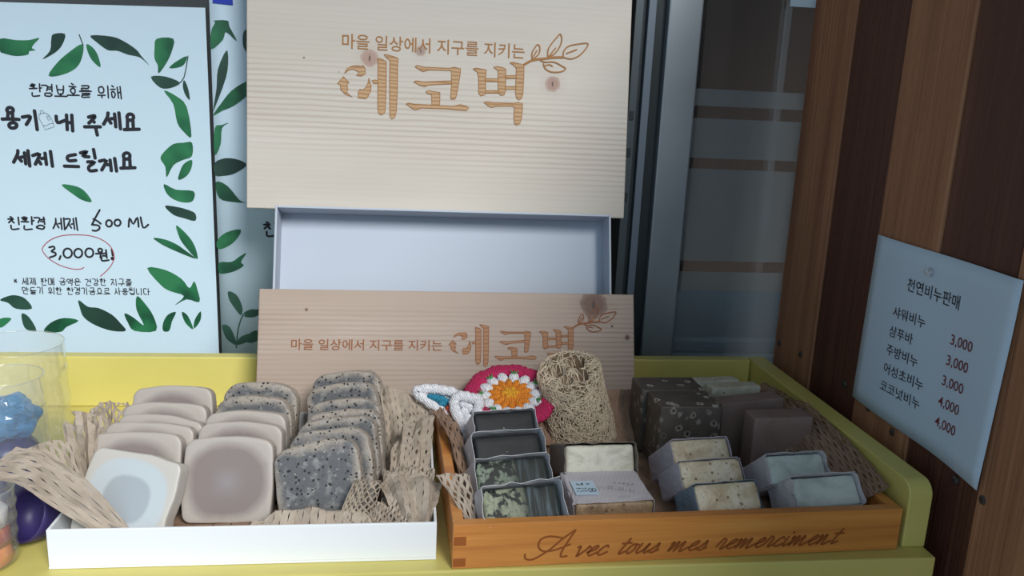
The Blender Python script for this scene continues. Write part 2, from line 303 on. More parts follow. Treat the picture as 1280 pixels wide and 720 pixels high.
STEMS2=[[-215.3,27.4,-212.3,52.0,-206.3,69.5,-200.3,74.8]]
INKBIG=[[-462.4,307.8,-463.3,301.3],[-457.7,307.7,-457.9,302.0],[-469.3,300.0,-461.7,300.5,-451.3,300.4],[-459.1,313.5,-457.6,312.9,-456.7,311.6,-456.7,310.1,-457.6,308.7,-459.2,307.8,-460.9,307.6,-462.4,308.2,-463.3,309.5,-463.2,311.0,-462.4,312.4,-460.8,313.4,-459.1,313.5],[-457.3,296.5,-455.4,295.9,-454.3,294.5,-454.4,292.9,-455.5,291.4,-457.4,290.4,-459.6,290.2,-461.5,290.8,-462.5,292.2,-462.5,293.8,-461.4,295.3,-459.5,296.3,-457.3,296.5],[-447.2,303.2,-439.4,304.6,-439.2,301.7,-443.6,295.0],[-433.5,310.8,-432.9,302.0,-432.2,289.6],[-410.2,305.6,-409.3,298.5,-401.4,301.2],[-398.8,307.5,-399.1,290.9],[-397.3,299.0,-394.2,299.2],[-393.0,307.6,-393.2,289.7],[-374.5,306.2,-368.4,308.1,-368.0,306.1,-374.6,299.4],[-370.9,303.5,-368.7,300.8],[-379.6,294.9,-362.3,295.6],[-367.5,294.9,-366.2,286.0],[-352.6,311.8,-353.8,306.7,-358.3,298.9],[-353.5,305.8,-350.2,300.4],[-349.7,305.5,-346.6,305.6],[-345.4,311.0,-344.9,296.3],[-340.5,312.5,-339.8,294.2],[-327.1,311.7,-325.5,311.0,-324.5,309.5,-324.5,307.6,-325.4,305.9,-327.1,304.8,-329.0,304.6,-330.6,305.4,-331.6,306.9,-331.6,308.7,-330.7,310.4,-329.0,311.5,-327.1,311.7],[-331.4,304.4,-332.0,294.3],[-325.3,304.7,-325.3,294.6],[-335.5,293.5,-318.9,294.5],[-455.5,264.4,-456.4,259.7,-461.2,250.9],[-456.5,258.3,-452.6,252.4],[-452.2,257.2,-449.3,257.4],[-448.4,262.2,-448.0,249.5],[-444.4,264.8,-443.8,247.1],[-439.4,259.4,-431.7,261.5,-437.4,249.5],[-434.4,255.1,-431.5,250.1],[-430.0,256.3,-426.6,256.8],[-425.8,262.6,-425.2,249.6],[-419.6,264.8,-418.7,247.7],[-392.2,262.2,-400.8,259.9,-400.2,254.9,-392.3,255.5],[-405.3,248.3,-389.7,248.3],[-386.3,264.4,-378.9,266.3,-384.0,260.9,-377.3,260.2],[-371.5,269.0,-370.4,259.0],[-378.9,254.2,-371.1,254.1,-378.0,248.7,-377.3,243.8,-369.9,244.6],[-365.7,255.5,-357.8,256.5,-363.8,245.2],[-357.2,251.6,-354.4,251.7],[-353.7,257.2,-353.1,244.8],[-348.4,259.3,-347.2,244.5],[-333.7,266.3,-332.1,265.5,-331.1,264.0,-331.1,262.1,-332.1,260.4,-333.7,259.2,-335.6,259.1,-337.3,259.8,-338.2,261.4,-338.3,263.3,-337.3,265.0,-335.7,266.1,-333.7,266.3],[-337.9,258.9,-338.6,248.8],[-331.4,259.1,-331.4,249.6],[-342.0,248.1,-326.1,249.2]]
INKMID=[[-369.2,197.3,-374.0,189.1,-379.2,179.3],[-377.2,186.3,-372.1,183.5,-369.2,180.7],[-379.2,179.3,-372.4,178.6,-370.6,175.4,-374.4,172.1,-378.9,172.3],[-358.7,185.4,-357.2,184.5,-356.3,182.8,-356.4,180.7,-357.2,178.8,-358.8,177.6,-360.5,177.4,-362.0,178.3,-362.9,180.0,-362.8,182.1,-362.0,184.0,-360.4,185.2,-358.7,185.4],[-348.8,186.3,-347.3,185.5,-346.4,183.8,-346.4,181.8,-347.3,180.0,-348.9,178.8,-350.7,178.6,-352.3,179.5,-353.2,181.1,-353.2,183.2,-352.2,185.0,-350.7,186.1,-348.8,186.3],[-337.3,177.9,-335.6,188.5,-331.8,181.3,-326.7,189.6,-325.8,178.2],[-322.9,189.7,-320.5,177.1,-314.5,181.0],[-429.7,150.4,-425.1,151.7,-423.8,148.9,-427.8,145.6,-423.4,144.0,-423.6,140.8,-429.9,138.2],[-417.6,140.1,-419.4,135.9],[-407.9,149.5,-405.8,148.2,-404.6,145.8,-404.6,142.8,-405.9,140.1,-408.1,138.5,-410.7,138.2,-412.8,139.5,-414.0,141.9,-414.0,144.9,-412.7,147.6,-410.4,149.3,-407.9,149.5],[-396.0,149.5,-393.9,148.3,-392.8,146.0,-392.8,143.1,-394.1,140.6,-396.2,139.0,-398.5,138.8,-400.6,140.0,-401.7,142.3,-401.7,145.1,-400.4,147.6,-398.3,149.2,-396.0,149.5],[-383.3,150.2,-381.2,149.0,-380.1,146.7,-380.1,143.9,-381.3,141.4,-383.4,139.8,-385.8,139.6,-387.9,140.8,-389.0,143.1,-389.0,145.9,-387.7,148.4,-385.7,150.0,-383.3,150.2],[-371.2,150.2,-370.2,149.7,-369.6,148.8,-369.6,147.6,-370.2,146.5,-371.2,145.8,-372.4,145.7,-373.4,146.2,-374.0,147.2,-374.0,148.4,-373.4,149.5,-372.4,150.2,-371.2,150.2],[-377.0,143.9,-366.7,144.5],[-371.5,143.7,-372.2,139.1],[-369.1,141.5,-366.1,141.5],[-365.2,148.6,-364.8,139.2],[-370.8,139.8,-370.5,135.3,-362.9,136.3],[-358.5,149.6,-357.9,142.2],[-357.8,139.7,-357.2,139.4,-356.9,138.8,-356.9,138.2,-357.2,137.5,-357.8,137.2,-358.4,137.1,-359.0,137.4,-359.3,138.0,-359.3,138.6,-359.0,139.3,-358.4,139.6,-357.8,139.7]]
INKRED=[[-391.9,126.6,-396.6,124.4,-405.8,124.7,-419.2,128.9,-430.8,136.5,-436.9,144.6,-436.9,150.3,-429.1,158.6,-416.6,164.5,-399.8,166.6,-381.6,165.7,-368.2,160.8,-359.5,152.9,-356.1,141.4,-359.3,131.4,-366.0,123.0,-373.4,116.2]]
INKBOTTLE=[[-426.9,309.0,-427.4,311.1,-424.3,311.7,-423.5,309.1],[-426.9,309.0,-428.8,306.6,-429.1,302.2,-425.3,294.3,-423.7,289.6,-413.1,293.6,-414.4,299.2,-416.6,304.5,-419.7,308.2,-423.5,309.1],[-425.3,294.3,-421.6,294.5,-418.0,296.9,-413.7,297.5],[-420.7,305.2,-419.1,300.5,-417.3,301.2,-418.7,305.8,-420.7,305.2],[-428.2,307.2,-423.0,309.0]]

# ------------------------------------------------------------------ materials
def wood_pine(name, c0, c1, c2, knots=(), line=70, zscale=1., lineamt=.6, grain=900, rough=.55, stain=None, band=None):
    """board with grain along local X; knots: (x, z, radius, colour)"""
    g = G(name); p = g.obj()
    st = g.mapping(p, scale=(1.2, 1, 30 * zscale))
    big = g.noise(g.mapping(p, scale=(2, 1, 14)), 1.0, 3, .5, .3)
    w = g.wave(g.mapping(p, scale=(.10, 1, 1)), line, 2.2, 2, 2.2)
    fine = g.noise(g.mapping(p, scale=(4, 4, grain)), 1.0, 2)
    col = g.ramp(big, [(.3, c0), (.7, c1)])
    msk = g.math('MULTIPLY', g.ramp(w, [(.55, 0), (.95, 1)]), g.math('MULTIPLY', g.ramp(g.noise(g.mapping(p, scale=(1, 1, 7)), 1.3, 2), [(.42, 0), (.62, 1)]), lineamt))
    if band:   # the dense growth rings lie in one stretch across the board
        zz = g.sep(p)[2]; zz = g.math('ADD', zz, g.math('MULTIPLY', g.sep(p)[0], .12))
        inb = g.ramp(g.math('ABSOLUTE', g.math('DIVIDE', g.math('SUBTRACT', zz, band[0]), band[1])), [(.35, 1), (1, .12)])
        msk = g.math('MULTIPLY', g.math('MULTIPLY', g.ramp(w, [(.45, 0), (.95, 1)]), lineamt), inb)
    col = g.mix(msk, col, c2)
    col = g.mix(g.math('MULTIPLY', g.ramp(fine, [(.45, 0), (.75, 1)]), .12), col, c2)
    if stain:
        col = g.mix(g.math('MULTIPLY', g.ramp(g.noise(g.mapping(p, scale=(4, 1, 11)), 2.0, 4, .6, .6), [(.48, 0), (.68, 1)]), .75), col, stain)
    for x, z, r, kc in knots:
        d = g.math('ADD', g.dist(p, (x, 0, z), (1, 0, 1)), g.math('MULTIPLY', g.math('SUBTRACT', g.noise(p, 160, 2), .5), r * .5))
        col = g.mix(g.ramp(g.math('DIVIDE', d, r * 2.2), [(.30, .85), (.46, .55), (.50, .12), (1, 0)]), col, kc)
        dd = g.dist(p, (x, 0, z), (1.7, 0, .7))
        col = g.mix(g.ramp(g.math('DIVIDE', g.math('ADD', dd, g.math('MULTIPLY', g.noise(p, 400, 2), r * .25)), r * .8), [(.3, .8), (.55, 0)]), col, '3a2620')
    g.bump(fine, .15, .0006)
    return g.set(col, rough)

M_pine = wood_pine('pale_pine', 'cfc9c0', 'c6beb3', 'a99584', knots=[(-.0473, .3893, .0095, 'a98678'), (.0089, .3999, .0055, '9c8074'), (.1588, .3709, .0085, 'a07c6e'), (-.1183, .3863, .0010, '60402c'), (-.0805, .3727, .0006, '60402c')], line=52, lineamt=.42, band=(.325, .062))
M_oldpine = wood_pine('weathered_pine', 'b3a296', 'a39082', '84705f', knots=[(.2028, .1381, .0145, '5e3a2e'), (.2405, .1023, .0028, '54302a'), (.2234, .1145, .0012, '2a1810'), (-.1069, .1287, .0016, '604434')], line=60, lineamt=.7, stain='a79488')
def burnt(name, c0, c1):
    g = G(name); p = g.obj()
    w = g.wave(g.mapping(p, scale=(.35, 1, 1)), 75, 4, 2, 1.5)
    return g.set(g.mix(g.ramp(w, [(.3, 0), (.9, 1)]), c0, c1), .7)
M_burnt = burnt('burnt_engraving', 'c2a07a', 'a8825c'); M_burnt_old = burnt('burnt_engraving_old', 'a87c5c', '956a4c')
M_scorch = plain('scorched_line', '7e4c26', .7)

def wood_dark(name, c0, c1, c2, scl=1.):
    g = G(name); p = g.obj()
    n1 = g.noise(g.mapping(p, scale=(60, 60, 2.2)), 1.0 * scl, 4, .6)
    n2 = g.noise(g.mapping(p, scale=(300, 300, 5)), 1.0, 2)
    col = g.ramp(n1, [(.3, c0), (.55, c1), (.75, c2)])
    col = g.mix(g.math('MULTIPLY', g.ramp(n2, [(.5, 0), (.7, 1)]), .35), col, c0)
    g.bump(g.math('ADD', n1, n2), .6, .0016)
    return g.set(col, .6)
M_wall_dark = wood_dark('dark_stained_plank', '4a2a20', '5c3628', '6a4232')
M_wall_light = wood_dark('light_stained_plank', '8e6046', 'a87656', 'bb8a66')
def wood_tray(name, c0, c1, c2):
    g = G(name); p = g.obj()
    n1 = g.noise(g.mapping(p, scale=(3, 40, 90)), 1.0, 4, .55, .4)
    n2 = g.noise(g.mapping(p, scale=(20, 300, 700)), 1.0, 2)
    col = g.ramp(n1, [(.3, c0), (.55, c1), (.8, c2)])
    col = g.mix(g.math('MULTIPLY', g.ramp(n2, [(.5, 0), (.75, 1)]), .3), col, c0)
    g.bump(n2, .1, .0005)
    return g.set(col, .38, Coat_Weight=.25, Coat_Roughness=.25)
M_tray = wood_tray('varnished_orange_wood', 'bc7234', 'd89046', 'e8ac5c')
M_tray_dark = plain('end_grain', 'a05a24', .5)
M_tray_script = plain('carved_script', '93501f', .6)

def yellow():
    g = G('yellow_paint'); p = g.obj(); n = g.noise(p, 14, 3)
    g.bump(g.noise(p, 260, 2), .06, .0005)
    return g.set(g.ramp(n, [(.3, 'cfc46e'), (.7, 'd7cb76')]), .42)
M_yellow = yellow()
def cardboard(name, c, r=.45):
    g = G(name); g.bump(g.noise(g.obj(), 90, 3), .05, .0006); return g.set(c, r)
M_white = cardboard('white_card', 'eef2f6')
M_white_shaded = cardboard('white_card_shaded', 'b2bbc9', .6)  # white card darkened and blued: shade on the lid put into its colour
M_poster = plain('poster_paper', 'cfe6f6', .45); M_paper = plain('printer_paper', 'cce3f6', .7)
M_ink = plain('black_ink', '20222c', .6); M_thin_ink = plain('grey_line', '6c7a88', .6)
M_red = plain('red_pen', 'b04858', .6); M_print = plain('print_black', '26242a', .6); M_print_red = plain('print_dark_red', '7c2a30', .6)
def leafm():
    g = G('leaf_green'); p = g.obj()
    return g.set(g.ramp(g.noise(p, 22, 2, .5, .4), [(.35, '0f4a34'), (.5, '1d6a45'), (.62, '2c7c50')]), .5)
def leafd():
    g = G('leaf_dark'); p = g.obj()
    return g.set(g.ramp(g.noise(p, 18, 2), [(.4, '1c3c34'), (.65, '2a5244')]), .5)
M_leaf = leafm(); M_leafd = leafd()

def kraft(name, c0, c1):
    g = G(name); p = g.obj()
    col = g.ramp(g.noise(p, 60, 4, .6), [(.3, c0), (.7, c1)])
    g.bump(g.noise(p, 420, 3), .25, .0006)
    return g.set(col, .8)
M_kraft = kraft('kraft_paper', 'a09284', 'b6a99a'); M_kraft2 = kraft('kraft_paper_brown', '886c58', 'a08470')

def mauve(name, rim, mid, inner, noise_amt=.12, w=.033, h=.064, spec=.4, stops=(0, .42, .76, 1.0)):
    g = G(name); p = g.obj(); s = g.sep(p)
    wob = g.math('MULTIPLY', g.math('SUBTRACT', g.noise(p, 45, 3), .5), noise_amt * 2)
    u = g.math('DIVIDE', g.math('ABSOLUTE', s[0]), w); v = g.math('DIVIDE', g.math('ABSOLUTE', g.math('SUBTRACT', s[2], h / 2)), h / 2)
    e = g.math('POWER', g.math('ADD', g.math('POWER', u, 2.6), g.math('POWER', v, 2.6)), .385)
    e = g.math('ADD', e, wob)
    col = g.ramp(e, [(stops[0], inner), (stops[1], mid), (stops[2], mid), (stops[3], rim), (1, rim)])
    side = g.ramp(g.math('ABSOLUTE', g.math('MULTIPLY', s[1], 100)), [(.80, 1), (.885, 0)])
    col = g.mix(side, col, rim)
    g.bump(g.noise(p, 120, 3), .06, .0008)
    return g.set(col, spec, Subsurface_Weight=.15, Subsurface_Radius=(.004, .003, .002), Subsurface_Scale=.5)
M_mauve = mauve('mauve_soap', 'aea69f', '847875', '8c8586')
M_mauve_pale = mauve('pale_grey_soap', 'c2beb8', 'bcc5ca', 'a4acb3', .05, stops=(.50, .58, .86, .96))

def speckled(name, rim, mid, spk, amt=1.0):
    g = G(name); p0 = g.obj(); r = g.rnd()
    p = g.vadd(p0, g.math('MULTIPLY', r, 3.0)); s = g.sep(p0)
    u = g.math('DIVIDE', g.math('ABSOLUTE', s[0]), .033); v = g.math('DIVIDE', g.math('ABSOLUTE', g.math('SUBTRACT', s[2], .032)), .032)
    e = g.math('ADD', g.math('MAXIMUM', u, v), g.math('MULTIPLY', g.math('SUBTRACT', g.noise(p, 70, 3), .5), .5))
    side = g.ramp(g.math('ABSOLUTE', g.math('MULTIPLY', s[1], 100)), [(.74, 1), (.84, 0)])
    col = g.mix(g.math('MAXIMUM', g.math('MULTIPLY', g.ramp(e, [(.80, 0), (1.0, 1)]), .8), side), mid, rim)
    col = g.mix(g.ramp(g.noise(p, 130, 3), [(.54, 0), (.66, .45)]), col, '9c9a98')
    d = g.vor(p, 270); d2 = g.vor(p, 620); d3 = g.vor(p, 210)
    pick = g.vor(p, 270, out='Color'); pr = g.sep(pick)[0]
    ring = g.math('MULTIPLY', g.ramp(d3, [(.10, 0), (.15, .55), (.22, 0)]), g.ramp(g.sep(g.vor(p, 210, out='Color'))[1], [(.55, 0), (.6, 1)], 'CONSTANT'))
    col = g.mix(ring, col, 'cfcac2')
    col = g.mix(g.math('MULTIPLY', g.ramp(d, [(.22, 1), (.34, 0)]), g.ramp(pr, [(.34, 0), (.42, 1)])), col, spk)
    col = g.mix(g.math('MULTIPLY', g.ramp(d2, [(.2, .9), (.36, 0)]), g.ramp(g.sep(g.vor(p, 620, out='Color'))[0], [(.6, 0), (.66, 1)])), col, '4a4440')
    g.bump(g.noise(p, 260, 3), .3, .0012)
    return g.set(col, .5)
M_speck = speckled('speckled_soap', 'a79c90', '5c5d60', '101014')

def black_soap():
    g = G('black_soap'); p = g.obj()
    d = g.vor(p, 150); pk = g.sep(g.vor(p, 150, out='Color'))[0]
    col = g.ramp(g.noise(p, 50, 4), [(.35, '121518'), (.65, '1d2125')])
    col = g.mix(g.math('MULTIPLY', g.ramp(d, [(.06, 1), (.12, 0)]), g.ramp(pk, [(.6, 0), (.7, 1)])), col, 'a8aaa2')
    g.bump(g.noise(p, 90, 4), .15, .001)
    return g.set(col, .6)
M_black = black_soap()
def marble_soap(name, blob, streak, thr):
    g = G(name); p = g.obj(); s = g.sep(p)
    n = g.noise(p, 95, 4, .6, .6)
    leftw = g.ramp(g.math('ADD', g.math('MULTIPLY', s[0], 16.), .5), [(.02, 1), (.46, .75), (.58, 0)])
    m = g.math('MULTIPLY', g.ramp(n, [(thr, 0), (thr + .05, 1)]), leftw)
    col = g.ramp(g.noise(p, 40, 3), [(.35, '141a18'), (.65, '222a28')])
    w = g.noise(g.mapping(p, scale=(260, 260, 22)), 1.0, 3, .6, .5)
    rightw = g.ramp(g.math('ADD', g.math('MULTIPLY', s[0], 16.), .5), [(.5, 0), (.62, 1)])
    col = g.mix(g.math('MULTIPLY', g.ramp(w, [(.5, 0), (.72, .8)]), rightw), col, streak)
    col = g.mix(m, col, blob)
    col = g.mix(g.math('MULTIPLY', g.ramp(g.noise(p, 320, 3), [(.5, 0), (.62, .5)]), m), col, '4c5648')
    return g.set(col, .6)
M_marble1 = marble_soap('marbled_black_soap', '9ca28a', '5e7078', .46); M_marble2 = marble_soap('marbled_dark_soap', '828e7e', '485860', .50)

def milky(name, c0, c1, c2, spots=None, sc=40, thr=.55):
    g = G(name); p = g.vadd(g.obj(), g.math('MULTIPLY', g.rnd(), 5.))
    n = g.noise(p, sc, 4, .6, .8)
    col = g.ramp(n, [(.3, c0), (.5, c1), (.72, c2)])
    col = g.mix(g.ramp(g.noise(p, sc * 4, 4, .6, 1.5), [(thr, 0), (thr + .15, .55)]), col, c2)
    if spots:
        pk = g.sep(g.vor(p, 190, out='Color'))[0]
        col = g.mix(g.math('MULTIPLY', g.ramp(g.vor(p, 190), [(.14, .85), (.3, 0)]), g.ramp(pk, [(.62, 0), (.7, 1)])), col, spots)
    g.bump(g.noise(p, 170, 4, .6), .3, .001)
    return g.set(col, .5)
M_cream = milky('cream_soap', 'd8d2c0', 'e0dccc', 'b4ac98'); M_oat = milky('oat_soap', 'efe6d2', 'dccdb0', 'b49c78', '7a5238', 45, .52)
M_greenish = milky('pale_green_soap', 'dde6df', 'd2dcd6', 'b0b8b0', None, 30, .62); M_brownsoap = milky('brown_soap', '9a8468', 'b29878', '6c5440', '5a3c2a', 60)
M_ivory = milky('ivory_soap', 'e0dccc', 'd4cebc', 'bab29c', '6a5a48')
M_purple_soap = milky('purple_brown_soap', '86706a', '8e7870', '7a665e', None, 20, .8)
def dark_soap():
    g = G('dark_pitted_soap'); p = g.vadd(g.obj(), g.math('MULTIPLY', g.rnd(), 2.))
    d = g.vor(p, 95); pk = g.sep(g.vor(p, 95, out='Color'))[0]
    col = g.ramp(g.noise(p, 60, 4), [(.35, '4c453f'), (.65, '5c534b')])
    dn = g.math('ADD', d, g.math('MULTIPLY', g.math('SUBTRACT', g.noise(p, 300, 3), .5), .42))
    on = g.ramp(pk, [(.25, 0), (.33, 1)])
    col = g.mix(g.math('MULTIPLY', g.ramp(dn, [(.14, 0), (.2, .85), (.30, .7), (.36, 0)]), on), col, g.mix(g.ramp(g.sep(g.obj())[2], [(.0635, 0), (.0655, 1)]), '8e867e', 'cfc8c0'))
    col = g.mix(g.math('MULTIPLY', g.ramp(dn, [(.09, .8), (.15, 0)]), on), col, '2c2622')
    g.bump(g.math('MULTIPLY', g.ramp(dn, [(.1, 0), (.3, 1)]), on), .4, .0012)
    return g.set(col, .5)
M_darksoap = dark_soap()
def wrapper(name, c, pr, ps=260):
    g = G(name); p = g.obj()
    d = g.wave(g.mapping(p, rot=(.6, .5, .7)), ps, 1.5, 2, 4, 'X'); d2 = g.wave(g.mapping(p, rot=(.2, -.6, -.7)), ps, 1.5, 2, 4, 'X')
    m = g.math('MULTIPLY', g.ramp(g.math('MULTIPLY', d, d2), [(.35, 0), (.6, 1)]), .45)
    g.bump(g.noise(p, 150, 3), .3, .001)
    return g.set(g.mix(m, c, pr), .7)
M_wrap = wrapper('printed_wrapper', 'dfe0e6', '9a9cae'); M_wrap2 = wrapper('printed_wrapper_lilac', 'c4bfca', '7e7890', 300); M_wrap_plain = wrapper('plain_wrapper', 'd2cdd2', 'bdb7c0', 120)
M_wrap_brown = wrapper('waxed_wrapper', '8a8078', '5c524a', 200); M_wrap_blue = wrapper('blue_grey_wrapper', '7d90a2', '56687c', 120)

def yarn(name, c0, c1):
    g = G(name); p = g.obj()
    n = g.wave(g.mapping(p, rot=(.5, .6, .4)), 170, 6, 2, 2, 'X')
    g.bump(g.math('ADD', n, g.noise(p, 700, 2)), .7, .0012)
    return g.set(g.mix(n, c0, c1), .85)
M_yw = yarn('white_yarn', 'e6e6ee', 'f6f6fa'); M_ym = yarn('magenta_yarn', 'b01c4e', 'd0306a'); M_yo = yarn('orange_yarn', 'e07a1c', 'f29c34'); M_yy = yarn('yellow_yarn', 'eaa020', 'f4b838')
M_yg = yarn('green_yarn', '3e8e4c', '62b068'); M_yt = yarn('teal_yarn', '1f7ea0', '3a98b8'); M_yr = yarn('rust_yarn', 'c8503a', 'd86a48')
M_loofah = plain('loofah_fibre', 'e8d6bc', .7); M_loofah_core = plain('loofah_core', '705a46', .9)

def clear(name, tint=(1, 1, 1), amt=.9, gloss=.05, r=.04):
    """thin clear plastic: mostly see-through with a sheen that grows at grazing angles"""
    g = G(name); tr = g.n('ShaderNodeBsdfTransparent'); tr.inputs[0].default_value = (*tint, 1)
    gl = g.n('ShaderNodeBsdfGlossy'); gl.inputs['Roughness'].default_value = r; gl.inputs[0].default_value = (1, 1, 1, 1)
    df = g.n('ShaderNodeBsdfDiffuse'); df.inputs[0].default_value = (.85, .88, .9, 1)
    lw = g.n('ShaderNodeLayerWeight'); lw.inputs[0].default_value = .35
    m0 = g.n('ShaderNodeMixShader'); m0.inputs[0].default_value = 1 - amt; g.t.links.new(tr.outputs[0], m0.inputs[1]); g.t.links.new(df.outputs[0], m0.inputs[2])
    m1 = g.n('ShaderNodeMixShader'); g.put(m1.inputs[0], g.math('ADD', g.math('MULTIPLY', lw.outputs['Facing'], .35), gloss, clamp=True))
    g.t.links.new(m0.outputs[0], m1.inputs[1]); g.t.links.new(gl.outputs[0], m1.inputs[2]); g.t.links.new(m1.outputs[0], g.out.inputs[0])
    return g.m
M_clear = clear('clear_plastic', (.97, .98, .98), .90, .04); M_glass = clear('window_glass', (.72, .74, .74), .97, .02, .01)
M_film = clear('frosted_film', (.82, .88, .9), .86, .02, .3)
M_bluebag = clear('blue_film', (.35, .62, .9), .55, .06, .2); M_bluebag.node_tree.nodes['Diffuse BSDF'].inputs[0].default_value = (*lin('5aa4d8'), 1)
M_purple = plain('purple_plastic', '382e66', .45); M_navy = plain('navy_plastic', '282860', .25); M_orange = plain('orange_plastic', 'e28a4a', .4); M_paperwhite = plain('white_plastic', 'd8d4d8', .4); M_pinkp = plain('red_plastic', 'b0524c', .4)
M_steel = None
def steel():
    g = G('brushed_steel'); p = g.obj(); n = g.noise(g.mapping(p, scale=(300, 300, 6)), 1., 2)
    g.bump(n, .05, .0005)
    return g.set(g.ramp(g.noise(p, 6, 3), [(.3, 'a2aab0'), (.7, 'b6bec4')]), .5, Metallic=.6)
M_steel = steel()
M_frame = plain('grey_aluminium', '5a646a', .45, Metallic=.4); M_frame_dark = plain('dark_gasket', '30383c', .5); M_frame_blue = plain('blue_grey_rail', '7a8796', .45)
M_tan = plain('interior_tan', '6e5a4a', .8); M_tan_dark = plain('interior_brown', '352a26', .8); M_vdark = plain('very_dark_brown', '4c3c34', .8); M_blue_reflection = plain('blue_reflection', '1d4058', .5); M_ground = plain('pavement', '77757a', .9); M_bluesticker = plain('blue_sticker', '0f34b4', .4)
M_screw = plain('screw_metal', '5a5654', .45, Metallic=.7); M_int_floor = plain('interior_floor', '2c363c', .6)

# ------------------------------------------------------------------ the setting
def struct(mb, name, m, **kw):
    o = mb.build(name, m, **kw); o['kind'] = 'structure'; return o
struct(MB().box((-6, -6, -.95), (6, 5, -.85)), 'floor', M_ground)
# plank wall on the right: boards of equal width, alternately light and dark stained
mb = MB(); y = .9135; i = 0
while y > -.5:
    y1 = y - .0932; mb.box((.4452 + (.0015 if i % 2 else 0), y1 + .0009, -.85), (.485, y - .0009, .65), 1 if i % 2 else 0); y = y1; i += 1
mb.box((.486, y, -.85), (.52, .9135, .65), 1); mb.box((.535, .90, -.85), (.56, 1.03, 1.5), 1)  # last box: return panel added to keep sky reflections off the door glass
wallr = struct(mb, 'wall_right', [M_wall_light, M_wall_dark], bevel=.0012)
for yy, zz in ((.7478, .0781), (.9, .076), (.6574, .0637), (.5668, .0601), (.5329, .0599), (.70, .071), (.845, .079)):
    s = MB(); s.M = Matrix.Translation((.4452, yy, zz)) @ Matrix.Rotation(-pi / 2, 4, 'Y')
    s.lathe([(0, .0016), (.0022, .0014), (.0036, .0006), (.0040, -.001)], 16); s.box((-.0022, -.0004, .0013), (.0022, .0004, .0018)); s.box((-.0004, -.0022, .0013), (.0004, .0022, .0018))
    s.build('screw', M_screw, wallr, smooth=False)
struct(MB().box((-1.6, -.25, 1.5), (1.4, 1.2, 1.56)), 'sky_blocker_top', M_tan)  # unseen canopy, added overhead to block light from the zenith
struct(MB().box((-1.32, -.1, -.85), (-1.25, 1.03, 1.5)), 'sky_blocker_left', M_tan_dark)  # unseen wall, added out of frame to cut sky light from the left
# window wall behind the stand
win = struct(MB().box((-1.6, 1.030, -.3), (.262, 1.036, 1.6)), 'window_1', M_glass)
mb = MB()
mb.box((.262, .995, -.3), (.272, 1.05, 1.6), 0); mb.box((.272, 1.012, -.3), (.281, 1.05, 1.6), 1); mb.box((.281, 1.005, -.3), (.2905, 1.05, 1.6), 2); mb.box((.2905, 1.024, -.3), (.3085, 1.05, 1.6), 1)
for zz in (.05, .23, .285, .33): mb.box((.264, .994, zz), (.269, .9955, zz + .012), 1)
mb.box((-1.6, 1.0, -.85), (.31, 1.06, -.02), 0)
struct(mb, 'trim_1', [M_frame, M_frame_dark, M_frame_blue], bevel=.0008)
door = struct(MB().box((.3505, 1.033, -.6), (.80, 1.041, 1.6)), 'door_1', M_glass)
MB().box((.3085, 1.012, -.6), (.3515, 1.052, 1.6)).build('stile', M_steel, door, bevel=.002)
for z0, z1 in ((.3515, .3725), (.2855, .336), (.15, .2715), (-.25, .135)): MB().box((.3516, 1.0322, z0), (.795, 1.0328, z1)).build('frosted_film', M_film, door)
MB().box((.300, 1.0, -.85), (.80, 1.06, -.6)).build('threshold', M_frame, door)
MB().box((.470, 1.0318, .478), (.512, 1.0326, .60)).build('notice', M_paper, door)
# the room behind the glass
struct(MB().box((-2.2, 2.6, -.85), (2.2, 2.65, 2.2)), 'wall_back', M_tan_dark)
struct(MB().box((-2.2, 1.07, 1.9), (2.2, 2.6, 1.95)), 'trim_3', M_tan)
struct(MB().box((-2.25, 1.07, -.85), (-2.2, 2.65, 1.95)), 'trim_4', M_tan)
struct(MB().box((2.2, 1.07, -.85), (2.25, 2.65, 1.95)), 'trim_5', M_tan)
struct(MB().box((-2.2, 1.07, -.86), (2.2, 2.6, -.849)), 'trim_2', M_int_floor)
t = thing('reflection_block', 'dark blue block added inside to give the blue reflection low in the glass door', 'reflection_block', (.72, 1.30, -.85))  # added block; its blue stands in for a reflection in the glass
MB().box((-.35, 0, 0), (.25, .34, .79)).build('body', M_blue_reflection, t, bevel=.01); MB().box((-.36, -.01, .79), (.26, .35, .82)).build('lid', M_blue_reflection, t, bevel=.01)
t = thing('interior_block', 'dark brown block added inside to darken the right half of the glass door', 'cabinet', (1.05, 1.70, -.85))  # added block, makes the dark recess right of the tan cabinet
MB().box((-.47, 0, 0), (.6, .4, 2.5)).build('body', M_vdark, t, bevel=.004); MB().box((-.46, -.018, .1), (.55, -.0005, 2.45)).build('door', M_vdark, t, bevel=.002)
t = thing('interior_block', 'tan cabinet standing inside behind the glass door', 'cabinet', (.45, 1.75, -.85))
MB().box((-.5, 0, 0), (.12, .4, 2.4)).build('body', M_tan, t, bevel=.004); MB().box((-.19, -.018, .1), (.112, -.0005, 2.35)).build('door', M_tan, t, bevel=.002)

